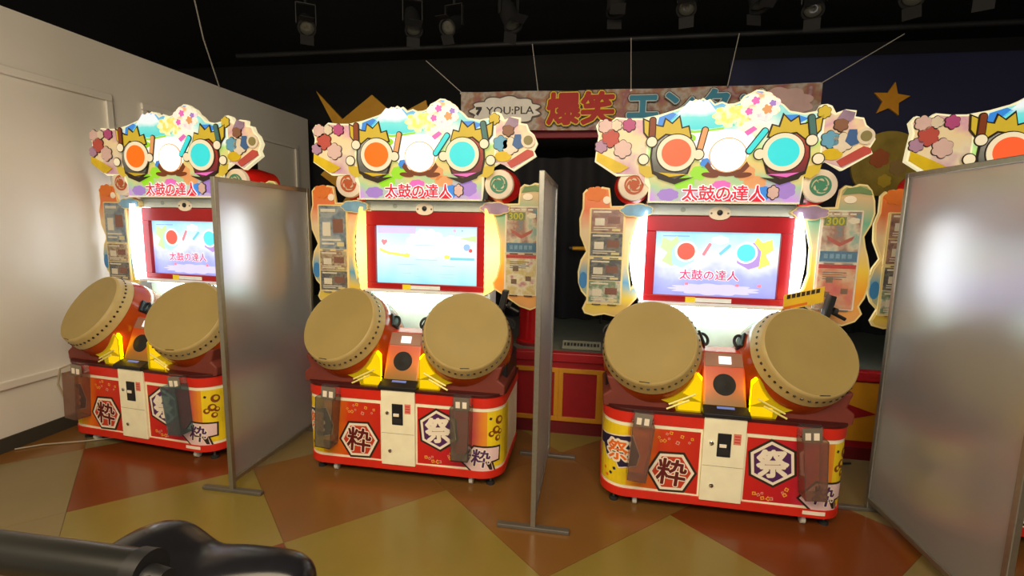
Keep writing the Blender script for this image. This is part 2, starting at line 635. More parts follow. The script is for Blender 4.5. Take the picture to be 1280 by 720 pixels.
for off, m, y in ((0.12, M_bt, -0.022), (0.09, mat('banner_pale', srgb(190, 195, 190), .6), -0.025), (0.05, mat('banner_teal', srgb(50, 130, 160), .6), -0.028)):
    word(ban, 'lettering', 'エンタメ', 0.53, -0.155, 0.225, y, m, off, sx=1.1)
art(ban, 'cloud_patch', scallop(1.2, -0.16, 0.25, 0.13, 9, .16), -0.022, mat('banner_rose', srgb(205, 170, 165), .6), .004)
M_cord = mat('white_cord', srgb(170, 165, 155), .6)
for xa, za, xb, zb in ((-1.50, 0.0, -1.83, 0.28), (-0.80, -.005, -0.86, 0.385), (0.0, -.012, -0.02, 0.40), (0.78, -.006, 0.84, 0.40), (1.50, 0.0, 2.05, 0.345)):
    B().tube([(xa, 0, za), (xb, 0, zb)], .004, 6).build('cord', M_cord, ban)
    B().lathe([(0, .010), (.008, .010)], (xa, -.006, za - .012), (0, 1, 0), 12).build('eyelet', M_chrome, ban)
o = B().tube([(-3.5, BY + .03, 3.075), (5.2, BY + .03, 3.085)], .022, 10).build('hanging_pipe', mat('dark_pipe', (0.008, 0.008, .009), .6), smooth=True)
tag(o, 'long dark ceiling pipe the banner cords are tied to', 'pipe')

# ------------------------------------------------------------------ ceiling spotlights
M_can = mat('black_can_metal', (0.012, 0.012, 0.013), 0.7, spec=0.25)
M_yoke = mat('black_yoke_metal', (0.02, 0.02, 0.02), 0.4)
M_lens = mat('spot_lens', srgb(70, 70, 64), 0.12)


def spot(x, y, z, rz, tilt, label, L=0.26, r=0.062):
    t = thing('spotlight', label, 'spotlight', (x, y, z), 'unlit black ceiling spotlights', rz)
    ax = Vector((0, -cos(tilt), -sin(tilt)))
    B().lathe([(-L * .5, r * .5), (-L * .42, r * .8), (-L * .2, r), (L * .42, r), (L * .5, r * 1.12), (L * .5, r * .9)], (0, 0, 0), ax, 20, True, False).build('lamp_can', M_can, t, smooth=True)
    B().lathe([(L * .40, .001), (L * .43, r * .6), (L * .40, r * .92)], (0, 0, 0), ax, 20, False, False).build('lens', M_lens, t, smooth=True)
    b = B()
    for s in (-1, 1):
        b.box((s * (r + .012), 0, 0.07), (.006, .028, .16))
    b.box((0, 0, 0.148), (2 * r + .03, .028, .006))
    b.build('yoke', M_yoke, t)
    B().tube([(0, 0, .15), (0, 0, .27)], .012, 8).build('stem', M_can, t)
    B().box((0, 0, 0.275), (.05, .06, .05)).build('clamp', M_can, t, bevel=.004)
    u = Vector((1, 0, 0))
    v = ax.cross(u)
    for q, s in ((v, 1), (v, -1)):
        c = ax * (L * .5 + .03) + q * s * (r * 1.25)
        B().box(c, (.10, .07, .004), Matrix.Rotation(tilt * -1 + (0.5 * s), 3, 'X')).build('barn_door', M_can, t)
    return t


spots = [(-1.45, 3.7, 2.96, .5, .9, 'spotlight above the amber cabinet, aimed down to the left'),
         (-1.15, 3.9, 2.96, -.2, .5, 'spotlight second from left over the amber cabinet'),
         (-0.66, 3.6, 2.90, .7, .95, 'spotlight with pale round lens facing down toward the right'),
         (0.09, 3.6, 2.98, 0.1, 1.3, 'spotlight pointing straight down between middle cabinets'),
         (0.60, 3.7, 3.0, -.3, .8, 'spotlight over the left drum of the title screen cabinet'),
         (1.0, 3.6, 2.96, .3, 1.2, 'spotlight over the middle of the right full cabinet'),
         (1.42, 3.7, 2.95, -.4, .8, 'spotlight over the right drum of the right full cabinet'),
         (1.95, 3.6, 2.92, -.8, .7, 'spotlight near the gold star, tilted to the right'),
         (2.25, 3.5, 2.93, -.5, .9, 'rightmost ceiling spotlight in the dark corner'),
         (-2.35, 3.7, 2.98, .6, .6, 'leftmost spotlight in the dark above the left cabinet'),
         ]
for s in spots:
    spot(s[0], s[1] if s[1] != 3.7 else 3.78, s[2] + .09, *s[3:])
o = B().tube([(-3.4, 3.68, 3.42), (5.0, 3.68, 3.42)], .024, 10).build('lighting_pipe', MATS['dark_pipe'], smooth=True)
tag(o, 'dark ceiling pipe carrying the row of spotlights', 'pipe')
o = B().tube([(LW + .006, 4.32, 2.76), (LW + .10, 4.05, 3.1), (LW + .18, 3.85, 3.5)], .006, 6).build('hanging_wire', M_cord)
tag(o, 'thin pale wire running from ceiling to top of the white wall', 'wire')

# ------------------------------------------------------------------ partitions
M_frost = mat('frosted_acrylic', (0.66, 0.66, 0.67), 0.48, trans=0.80, ior=1.18, noise=0.02, nscale=3)


def partition(x, y0, y1, H, label, lean=0.0):
    t = thing('partition', label, 'partition', (x, (y0 + y1) / 2, 0), 'frosted partitions between the cabinets', lean)
    L = (y1 - y0) / 2
    fr = 0.026
    B().bb(-.004, .004, -L + fr - .006, L - fr + .006, 0.055 + fr - .006, H - fr + .006).build('frosted_pane', M_frost, t)
    for s in (-1, 1):
        B().bb(-.013, .013, s * L - fr / 2 - s * fr / 2, s * L + fr / 2 - s * fr / 2, 0.02, H).build('post', M_alu, t, bevel=.003)
        f_ = B()
        f_.box((0, s * (L - fr / 2), 0.010), (0.36, 0.032, 0.02))
        f_.build('foot', M_steel, t, bevel=.004)
    B().bb(-.013, .013, -L + fr, L - fr, H - fr, H).build('top_rail', M_alu, t, bevel=.003)
    B().bb(-.013, .013, -L + fr, L - fr, 0.055, 0.055 + fr).build('bottom_rail', M_alu, t, bevel=.003)
    return t


partition(-1.91, 2.19, 3.02, 1.71, 'grey frosted partition standing beside the leftmost cabinet')
partition(-0.235, 2.18, 2.98, 1.74, 'frosted partition seen edge-on between the two middle cabinets')
partition(1.535, 1.87, 2.72, 1.785, 'big pale frosted partition at right hiding the rightmost cabinet', radians(1.2))

# ------------------------------------------------------------------ the drum game cabinets
W2, RC, DEP = 0.60, 0.13, 0.56      # half width, corner radius, depth of the lower cabinet


def wrap(u, z, off):
    """Point on the lower cabinet's wall: u is arc length from the front centre, off the distance outwards."""
    s = 1 if u >= 0 else -1
    a = abs(u)
    f0 = W2 - RC
    if a <= f0:
        return (s * a, -off, z)
    th = (a - f0) / RC
    if th <= pi / 2:
        return (s * (f0 + (RC + off) * sin(th)), RC - (RC + off) * cos(th), z)
    return (s * (W2 + off), RC + (a - f0 - RC * pi / 2), z)


def decal(parent, name, poly, off, m, label=None):
    """A flat print that follows the cabinet's rounded corner."""
    bm = bmesh.new()
    tri = geometry.tessellate_polygon([[Vector((p[0], p[1], 0)) for p in poly]])
    vv = [bm.verts.new((p[0], p[1], 0)) for p in poly]
    for t in tri:
        try:
            bm.faces.new([vv[i] for i in t])
        except ValueError:
            pass
    if max(abs(p[0]) for p in poly) > W2 - RC:
        for k in range(0, 9):
            for s in (-1, 1):
                x = s * (W2 - RC + RC * pi / 2 * k / 8)
                bmesh.ops.bisect_plane(bm, geom=bm.verts[:] + bm.edges[:] + bm.faces[:], plane_co=(x, 0, 0), plane_no=(1, 0, 0))
    bm.verts.index_update()
    vs = [wrap(v.co.x, v.co.y, off) for v in bm.verts]
    fs = [tuple(v.index for v in f.verts) for f in bm.faces]
    bm.free()
    o = B().add(vs, fs).build(name, m, parent, label=label)
    return o


def ring_profile(off, z0, z1):
    n = 10
    us = [-(W2 - RC) - RC * pi / 2 - (DEP - RC)]
    us += [-(W2 - RC) - RC * pi / 2 * (1 - k / n) for k in range(n + 1)]
    us += [(W2 - RC) + RC * pi / 2 * k / n for k in range(n + 1)]
    us += [(W2 - RC) + RC * pi / 2 + (DEP - RC)]
    return [wrap(u, 0, off)[:2] for u in us]


def band(parent, name, off, z0, z1, m, bevel=0.0):
    return B().prism(ring_profile(off, z0, z1), z0, z1, 'z').build(name, m, parent, smooth=True, bevel=bevel)


ORW = [(0.0, srgb(235, 190, 30)), (0.28, srgb(240, 130, 25)), (0.5, srgb(214, 62, 22)), (1.0, srgb(200, 34, 20))]
M_panL = ramp_mat('left_front_print', ORW, 'X', -0.52, -0.10, .10, 7)
M_panR = ramp_mat('right_front_print', [(0, srgb(208, 36, 20)), (.45, srgb(190, 26, 40)), (.62, srgb(214, 70, 90)), (.78, srgb(235, 140, 40)), (1, srgb(240, 195, 30))], 'X', 0.10, 0.62, .08, 7)
M_centre = ramp_mat('backlit_sign_print', [(0, srgb(205, 150, 225)), (.18, srgb(170, 205, 150)), (.34, srgb(235, 200, 120)), (.5, srgb(190, 235, 130)), (.62, srgb(250, 250, 235)),
                                          (.8, srgb(150, 225, 215)), (1, srgb(90, 170, 235))], 'Z', 1.62, 2.24, .30, 6, emit=0.72)
M_wing = ramp_mat('wing_print', [(0, srgb(200, 150, 180)), (.3, srgb(240, 225, 190)), (.6, srgb(245, 220, 170)), (.8, srgb(225, 170, 190)), (1, srgb(235, 225, 180))], 'Z', 1.78, 2.16, .45, 9, emit=0.16)
M_rimlit = mat('lit_cream_edge', srgb(250, 240, 200), .4, emit=srgb(250, 238, 190), strength=0.7)
M_glow = mat('lit_drum_head', (0.85, 0.97, 0.92), .4, emit=(0.84, 1.0, 0.90), strength=0.95)
M_glowband = mat('lit_white_band', (0.95, 0.95, 0.9), .4, emit=(1.0, 1.0, 0.86), strength=0.98)
M_fuji = ramp_mat('lit_mountain', [(0, srgb(80, 215, 215)), (.45, srgb(120, 225, 220)), (.62, srgb(235, 245, 245)), (1, srgb(235, 240, 250))], 'Z', 2.03, 2.19, .12, 14, emit=0.8)
M_blossom = print_mat('lit_blossom_cloud', [srgb(235, 120, 185), srgb(250, 220, 225), srgb(250, 240, 220), srgb(240, 170, 120), srgb(245, 190, 210)], 16, emit=0.5)
M_wave = print_mat('lit_wave_print', [srgb(60, 190, 180), srgb(240, 235, 190), srgb(240, 200, 90), srgb(130, 215, 120)], 22, emit=0.7)
M_litblue = mat('lit_blue', srgb(60, 140, 225), .4, emit=srgb(60, 140, 225), strength=.7)
M_litgreen = mat('lit_green', srgb(150, 215, 40), .4, emit=srgb(150, 215, 40), strength=.8)
M_litpink = mat('lit_pink', srgb(235, 110, 190), .4, emit=srgb(235, 110, 190), strength=.7)
M_litlilac = mat('lit_lilac', srgb(180, 140, 220), .4, emit=srgb(180, 140, 220), strength=.55)
M_litpeach = mat('lit_peach', srgb(240, 170, 110), .4, emit=srgb(240, 165, 100), strength=.6)
M_litorange = mat('lit_orange', srgb(250, 120, 10), .4, emit=srgb(255, 105, 5), strength=.85)
M_litcoral = mat('lit_coral', srgb(245, 110, 60), .4, emit=srgb(250, 95, 50), strength=.8)
M_litaqua = mat('lit_aqua', srgb(60, 215, 215), .4, emit=srgb(50, 215, 215), strength=.85)
M_litcream = mat('lit_cream', srgb(250, 235, 200), .4, emit=srgb(250, 232, 190), strength=.65)
M_litred = mat('lit_red', srgb(225, 20, 60), .4, emit=srgb(225, 15, 50), strength=.8)
M_litwhite = mat('lit_white', srgb(250, 245, 245), .4, emit=srgb(255, 240, 240), strength=.9)
M_litstand = mat('lit_brown', srgb(130, 65, 30), .4, emit=srgb(150, 70, 25), strength=.35)
M_gold_print = mat('gold_paper_print', srgb(240, 205, 60), .45, emit=srgb(240, 205, 60), strength=.42)
M_grn = mat('hat_green_print', srgb(110, 140, 90), .5)
M_drumgrey = ramp_mat('drum_body_print', [(0, srgb(70, 60, 50)), (.5, srgb(120, 125, 120)), (1, srgb(180, 180, 170))], 'Z', 1.75, 2.0, .2, 14, emit=.12)
M_drumred = ramp_mat('drum_body_red_print', [(0, srgb(60, 40, 60)), (.5, srgb(150, 40, 40)), (1, srgb(200, 90, 60))], 'Z', 1.75, 2.0, .2, 14, emit=.12)
M_tanprint = mat('stick_tan_print', srgb(150, 75, 40), .5)
M_tealprint = mat('stick_teal_print', srgb(80, 130, 130), .5)
M_yellowlamp = mat('yellow_lamp_cover', srgb(250, 220, 10), .3, emit=(1.0, 0.66, 0.0), strength=5.0)
M_yacr = mat('yellow_acrylic', srgb(215, 195, 60), .15, trans=.65, ior=1.2, emit=(1.0, .7, 0.0), strength=.22)
M_cone = mat('speaker_cone', (0.01, 0.01, 0.01), .7)
M_console = ramp_mat('console_print', [(0, srgb(150, 110, 40)), (.4, srgb(200, 110, 30)), (1, srgb(200, 60, 30))], 'Z', .60, .80, .1, 8, rough=.3)
M_consoletop = mat('console_top', srgb(150, 110, 90), .2)
M_lcd = mat('small_lcd', srgb(120, 130, 170), .2, emit=srgb(130, 150, 220), strength=.5)
M_sticker = mat('yellow_sticker', srgb(240, 215, 40), .5)
M_bezel = mat('red_bezel', srgb(165, 20, 26), .3)
M_lower = mat('white_lower_panel', srgb(222, 244, 240), .35)
M_boardrim = mat('board_cream_rim', srgb(236, 216, 150), .45)
M_boardL = ramp_mat('left_board_print', [(0, srgb(220, 190, 120)), (.12, srgb(225, 200, 60)), (.28, srgb(90, 160, 200)), (.42, srgb(225, 200, 140)), (.66, srgb(230, 205, 165)), (.8, srgb(225, 120, 70)), (1, srgb(235, 130, 50))], 'Z', 0.95, 1.75, .10, 5)
M_boardR = ramp_mat('right_board_print', [(0, srgb(225, 170, 110)), (.25, srgb(240, 160, 40)), (.42, srgb(240, 205, 70)), (.56, srgb(225, 200, 150)), (.75, srgb(110, 180, 150)), (.9, srgb(215, 185, 140)), (1, srgb(110, 150, 90))], 'Z', 0.95, 1.75, .08, 5)
M_bluecloud = mat('pale_blue_print', srgb(120, 165, 195), .45, noise=.2)
M_lilaccloud = mat('lilac_print', srgb(165, 140, 170), .45, noise=.2)
POSTERS = [print_mat('poster_slate', [srgb(60, 75, 90), srgb(110, 130, 150), srgb(170, 175, 175), srgb(90, 100, 110)], 14),
           print_mat('poster_sepia', [srgb(120, 70, 50), srgb(200, 180, 140), srgb(150, 100, 70), srgb(220, 210, 190)], 20),
           print_mat('poster_teal', [srgb(150, 185, 175), srgb(225, 210, 180), srgb(170, 110, 90), srgb(90, 140, 150)], 12),
           print_mat('poster_red', [srgb(210, 60, 60), srgb(230, 190, 150), srgb(225, 130, 90), srgb(215, 90, 90)], 10),
           print_mat('poster_cream', [srgb(235, 215, 150), srgb(220, 190, 110), srgb(240, 230, 200), srgb(200, 120, 130)], 18),
           print_mat('poster_brown', [srgb(110, 60, 50), srgb(190, 140, 110), srgb(150, 90, 75), srgb(90, 60, 55)], 18),
           print_mat('poster_dark', [srgb(40, 42, 46), srgb(130, 120, 105), srgb(60, 62, 66), srgb(90, 88, 84)], 22),
           print_mat('poster_green', [srgb(190, 170, 140), srgb(100, 140, 100), srgb(225, 215, 190), srgb(190, 110, 120)], 16)]
M_titlebg = ramp_mat('screen_title_picture', [(0, (.30, .32, .75)), (.3, (.42, .48, .95)), (.55, (.85, .92, 1.0)), (.8, (.55, .85, 1.0)), (1, (.35, .72, .95))], 'Z', 1.09, 1.49, .22, 9, emit=0.92)
M_menubg = ramp_mat('screen_menu_picture', [(0, (.32, .75, .92)), (.35, (.62, .92, .98)), (.6, (.75, .95, 1.0)), (.8, (.6, .85, 1.0)), (1, (.5, .75, 1.0))], 'Z', 1.09, 1.49, .16, 6, emit=0.88)


def lit(name, c, s=1.0):
    return mat('pixel_' + name, tuple(min(1, v) for v in c), .3, emit=c, strength=s)


def tomoe(parent, cx, cz, r, y, m, face):
    """Disc with three comma marks."""
    art(parent, 'emblem_disc', ell(cx, cz, r, n=28), y, m, .003)
    for k in range(3):
        a = radians(90 + 120 * k)
        c0 = (cx + r * .42 * cos(a), cz + r * .42 * sin(a))
        pts = []
        head = r * .27
        for j in range(13):
            t = a - pi / 2 + pi * j / 12 * 1.2
            pts.append((c0[0] + head * cos(t), c0[1] + head * sin(t)))
        for j in range(1, 7):
            t = a + radians(20 + 14 * j)
            q = r * (.72 + .02 * j)
            pts.append((cx + q * cos(t), cz + q * sin(t)))
        for j in range(6, 0, -1):
            t = a + radians(14 * j)
            q = r * (.52 + .035 * j)
            pts.append((cx + q * cos(t), cz + q * sin(t)))
        art(parent, 'comma_mark', pts, y - .002, face, .002)


def stick(parent, x, z, L, wd, ang, y, m):
    c, s = cos(ang), sin(ang)
    base = rrect(-L / 2, L / 2, -wd / 2, wd / 2, wd * .45, 4)
    p = [(x + a * c - b_ * s, z + a * s + b_ * c) for a, b_ in base]
    art(parent, 'stick_outline', grow(p, .006), y + .004, M_outline, .004)
    art(parent, 'stick_art', p, y, m, .004)


MARQ = [(-0.738, 1.864), (-0.733, 1.924), (-0.723, 2.01), (-0.739, 2.062), (-0.714, 2.095), (-0.66, 2.081), (-0.628, 2.107), (-0.561, 2.099), (-0.49, 2.098), (-0.394, 2.116), (-0.293, 2.146), (-0.256, 2.164), (-0.208, 2.194), (-0.19, 2.186), (-0.17, 2.20), (-0.15, 2.186), (-0.133, 2.193), (-0.107, 2.167), (-0.071, 2.179), (-0.04, 2.165), (-0.008, 2.167), (0.021, 2.177), (0.04, 2.205), (0.07, 2.218), (0.10, 2.235), (0.132, 2.232), (0.16, 2.215), (0.194, 2.198), (0.215, 2.17), (0.24, 2.155), (0.272, 2.123), (0.344, 2.109), (0.407, 2.12), (0.421, 2.15), (0.45, 2.153), (0.474, 2.143), (0.495, 2.107), (0.539, 2.124), (0.591, 2.117), (0.588, 2.087), (0.629, 2.08), (0.644, 2.044), (0.672, 2.02), (0.694, 1.971), (0.673, 1.928), (0.688, 1.898), (0.553, 1.812), (0.472, 1.861), (0.37, 1.80), (0.37, 1.73), (0.36, 1.635), (-0.43, 1.635), (-0.43, 1.718), (-0.493, 1.79), (-0.613, 1.783)]
MX = 0.025          # the sign's artwork is centred on the cabinet


def marquee(root, coral):
    y0 = 0.38
    poly = [(x + MX, z) for x, z in MARQ]
    mq = B().prism(poly, y0, y0 + .03).build('sign_panel', M_rimlit, root, label='shaped sign with lit cream edge')
    # wings and lit centre, cut a little inside the outline
    inner = grow(poly, -0.010)
    cen = [p for p in inner if -0.44 < p[0] < 0.46]
    # keep order: upper run left to right, then lower run
    cpoly = [(-0.42, 2.08)] + [p for p in inner[9:36] if -0.42 < p[0] < 0.46] + [(0.46, 2.06), (0.46, 1.86), (0.388, 1.80), (0.385, 1.645), (-0.397, 1.645), (-0.397, 1.73), (-0.42, 1.80)]
    art(mq, 'sign_face', cpoly, y0 - .004, M_centre, .004, label='backlit pastel picture face')
    wl = [p for p in inner[0:9]] + [(-0.43, 2.09), (-0.43, 1.73), (-0.468, 1.79), (-0.585, 1.795)]
    art(mq, 'sign_wing', wl, y0 - .004, M_wing, .004)
    wr = [(0.47, 2.12)] + [p for p in inner[36:47]] + [(0.485, 1.86), (0.47, 1.86)]
    art(mq, 'sign_wing', wr, y0 - .004, M_wing, .004)
    y1 = y0 - .010
    # centre scenery
    art(mq, 'white_band', [(-.30, 1.97), (-.22, 2.02), (-.10, 2.035), (.03, 2.03), (.12, 2.0), (.15, 1.96), (.10, 1.88), (.06, 1.80), (-.07, 1.80), (-.16, 1.88)], y1 + .003, M_glowband, .003)
    art(mq, 'mountain', [(-.34, 2.055), (-.27, 2.125), (-.215, 2.185), (-.185, 2.178), (-.165, 2.19), (-.145, 2.178), (-.12, 2.185), (-.085, 2.14), (-.02, 2.065), (-.05, 2.045), (-.18, 2.03)], y1, M_fuji)
    art(mq, 'mountain_foot', [(-.32, 2.05), (-.18, 2.025), (-.03, 2.04), (-.03, 2.03), (-.18, 2.012), (-.32, 2.035)], y1 - .001, M_litgreen, .003)
    art(mq, 'wave_crest', scallop(.005, 2.10, .10, .062, 9, .2), y1 - .001, M_wave, .004)
    art(mq, 'blossom_cloud', scallop(.145, 2.145, .105, .078, 8, .16), y1 - .003, M_blossom, .004)
    for x, z, r, m in ((.12, 2.175, .022, M_litpink), (.18, 2.13, .026, M_litpeach), (.09, 2.12, .02, M_litpink), (.205, 2.16, .018, M_litlilac)):
        art(mq, 'flower', scallop(x, z, r, r, 5, .35), y1 - .006, m, .003)
    art(mq, 'blue_patch', [(-.37, 2.10), (-.30, 2.125), (-.27, 2.11), (-.33, 2.06), (-.38, 2.05)], y1, M_litblue)
    art(mq, 'blue_patch', [(.27, 2.10), (.33, 2.10), (.39, 2.08), (.33, 2.05), (.28, 2.06)], y1, M_litblue)
    art(mq, 'green_dot', ell(-.20, 1.985, .03, .022), y1 - .001, M_litgreen, .003)
    art(mq, 'green_dot', ell(.40, 2.05, .028), y1, M_litgreen)
    art(mq, 'pink_tag', [(.075, 2.015), (.12, 2.045), (.14, 2.03), (.095, 1.995)], y1 - .001, M_litpink, .003)
    for x, z, rx, rz, m in ((-.14, 1.80, .05, .04, M_litgreen), (-.11, 1.85, .03, .03, M_litblue), (.10, 1.80, .05, .045, M_litpeach), (.15, 1.75, .06, .035, M_litpeach), (-.22, 1.75, .06, .04, M_litgreen), (.30, 1.71, .06, .05, M_litlilac), (.20, 1.69, .04, .04, M_litblue), (-.30, 1.68, .06, .035, M_litlilac), (-.02, 1.735, .05, .025, M_litpink)):
        art(mq, 'colour_patch', scallop(x, z, rx, rz, 7, .12), y1 + .002, m, .003)
    # the glowing drum on its stand
    st = [(-.115, 1.835), (-.09, 1.805), (-.05, 1.785), (.0, 1.78), (.05, 1.785), (.09, 1.805), (.115, 1.835), (.10, 1.86), (.07, 1.82), (0, 1.80), (-.07, 1.82), (-.10, 1.86)]
    art(mq, 'drum_stand', st, y1 - .004, M_litstand, .006)
    for s in (-1, 1):
        art(mq, 'stand_foot', ell(s * .085, 1.787, .045, .014, rot=s * .12), y1 - .006, M_litstand, .004)
    art(mq, 'drum_outline', ell(0, 1.893, .097, .093, 40), y1 - .006, M_litpeach, .004)
    art(mq, 'lit_drum', ell(0, 1.893, .092, .088, 40), y1 - .008, M_glow, .006)
    # two plain printed drums with paper bows, one orange, one aqua
    for s, face, body, sk in ((-1, M_litcoral if coral else M_litorange, M_drumgrey, M_litpeach), (1, M_litaqua, M_drumred, M_tealprint)):
        cx, cz = s * .272, 1.905
        bow = [(s * .20, 1.99), (s * .215, 2.045), (s * .25, 2.035), (s * .265, 2.095), (s * .30, 2.06), (s * .335, 2.085), (s * .345, 2.045), (s * .375, 2.05), (s * .45, 2.085), (s * .445, 2.02), (s * .40, 1.965), (s * .30, 1.97)]
        art(mq, 'bow_outline', grow(bow, .008), y1 - .004, M_outline, .006)
        art(mq, 'paper_bow', bow, y1 - .008, M_gold_print, .004)
        art(mq, 'paper_bow', [(s * .39, 1.83), (s * .47, 1.85), (s * .46, 1.80), (s * .42, 1.77), (s * .36, 1.79)], y1 - .008, M_gold_print, .004)
        bd_ = [(s * .19, 1.86), (s * .21, 1.80), (s * .27, 1.765), (s * .33, 1.775), (s * .385, 1.80), (s * .40, 1.88), (s * .395, 1.95), (s * .33, 2.0), (s * .26, 1.99)]
        art(mq, 'drum_outline', grow(bd_, .010), y1 - .010, M_outline, .006)
        art(mq, 'drum_body', bd_, y1 - .014, body, .004)
        art(mq, 'drum_hem', [(s * .17, 1.775), (s * .27, 1.735), (s * .36, 1.765), (s * .39, 1.81), (s * .27, 1.765)], y1 - .015, M_outline, .004)
        art(mq, 'drum_sash', [(s * .20, 1.79), (s * .30, 1.775), (s * .36, 1.80), (s * .30, 1.795)], y1 - .018, M_lemon if s < 0 else M_litpink, .003)
        art(mq, 'ring_outline', ell(cx, cz, .108, .104, 36), y1 - .018, M_outline, .004)
        art(mq, 'drum_ring', ell(cx, cz, .102, .098, 36), y1 - .022, M_litcream, .004)
        art(mq, 'drum_face', ell(cx, cz, .078, .074, 36), y1 - .025, face, .003)
        stick(mq, s * .14, 1.965, .15, .026, radians(78 if s < 0 else 55), y1 - .016, M_litpeach if s < 0 else M_litaqua)
        stick(mq, s * .405, 2.03, .13, .028, radians(90 if s < 0 else 100), y1 - .018, M_tanprint if s < 0 else M_tealprint)
        for x, z in ((s * .155, 1.895), (s * .405, 1.965), (s * .445, 1.87)):
            art(mq, 'knob_outline', ell(x, z, .032, n=20), y1 - .020, M_outline, .003)
            art(mq, 'white_knob', ell(x, z, .026, n=20), y1 - .023, M_litcream, .003)
    # wing ornaments: flowers, paper slips, a parasol and a small drum
    for x, z, r, m in ((-.66, 2.055, .04, M_pinkwhite), (-.63, 1.99, .05, mat('wing_coral', srgb(205, 90, 80), .5)), (-.68, 1.945, .035, mat('wing_mauve', srgb(190, 150, 185), .5)),
                       (-.56, 1.93, .05, M_pinkwhite), (-.53, 2.06, .035, mat('wing_magenta', srgb(200, 90, 150), .5)), (-.60, 2.06, .03, M_ivory), (.46, 2.11, .032, M_gold_print), (.50, 1.97, .045, mat('wing_sky', srgb(110, 180, 220), .5)), (.56, 1.955, .05, M_ivory), (.545, 2.045, .035, mat('wing_brown', srgb(150, 105, 80), .5))):
        art(mq, 'flower_outline', scallop(x, z, r + .004, r + .004, 6, .2), y1, M_outline, .004)
        art(mq, 'flower', scallop(x, z, r, r, 6, .2), y1 - .004, m, .004)
    art(mq, 'yellow_slab', [(-.705, 1.868), (-.70, 1.915), (-.60, 1.87), (-.52, 1.83), (-.57, 1.80), (-.60, 1.80)], y1 - .003, M_lemon, .006)
    art(mq, 'yellow_slab', ell(.515, 1.895, .05, .03), y1 - .003, M_lemon, .006)
    art(mq, 'red_slab', [(.565, 1.83), (.54, 1.86), (.66, 1.935), (.695, 1.925), (.70, 1.90)], y1 - .004, mat('wing_red', srgb(205, 85, 75), .5), .006)
    art(mq, 'parasol', [(.52, 2.07), (.55, 2.12), (.605, 2.105), (.60, 2.075), (.58, 2.06), (.55, 2.075)], y1 - .005, M_lilaccloud, .004)
    art(mq, 'blue_slip', [(.585, 2.02), (.62, 2.02), (.635, 1.95), (.60, 1.935), (.57, 1.96)], y1 - .006, mat('wing_blue', srgb(70, 110, 170), .5), .004)
    art(mq, 'small_ring', ell(.665, 1.985, .042, n=24), y1 - .008, M_ivory, .004)
    art(mq, 'small_ring_face', ell(.665, 1.985, .027, n=24), y1 - .010, mat('wing_khaki', srgb(150, 140, 90), .5), .003)
    # logo
    art(mq, 'logo_ground', [(-.21, 1.645), (.20, 1.645), (.185, 1.675), (.0, 1.685), (-.19, 1.672)], y1 - .002, M_litred, .004)
    word(mq, 'logo_lettering', '太鼓の達人', -0.01, 1.690, .082, y1 - .006, M_litwhite, .085, sx=.98)
    word(mq, 'logo_lettering', '太鼓の達人', -0.01, 1.690, .082, y1 - .009, M_litred, .022, sx=.98)
    art(mq, 'small_patch', scallop(.245, 1.695, .035, .042, 6, .2), y1 - .002, M_outline, .004)
    art(mq, 'small_patch', scallop(.245, 1.695, .029, .036, 6, .2), y1 - .005, M_pinkwhite, .004)
    # back light box that carries the sign
    B().bb(-.40, .42, y0 + .03, y0 + .30, 1.638, 2.06).build('light_box', M_black, root, bevel=.01)
    # real drums at both ends
    for s, m in ((-1, mat('crest_orange', srgb(190, 90, 50), .5)), (1, mat('crest_green', srgb(70, 140, 110), .5))):
        c = (s * .487, 0, 1.735)
        d = B().lathe([(0.405, .078), (0.42, .088), (.50, .102), (.58, .104), (.70, .090)], c, (0, 1, 0), 32).build('end_drum', M_red, root, smooth=True)
        B().lathe([(0.398, .078), (0.402, .086), (.425, .090)], c, (0, 1, 0), 32, True, False).build('drum_skin', mat('white_drum_head', srgb(240, 225, 205), .5), d, smooth=True)
        tomoe(d, c[0], c[2], .054, .394, m, mat('crest_light', srgb(215, 200, 170), .5))
    return mq


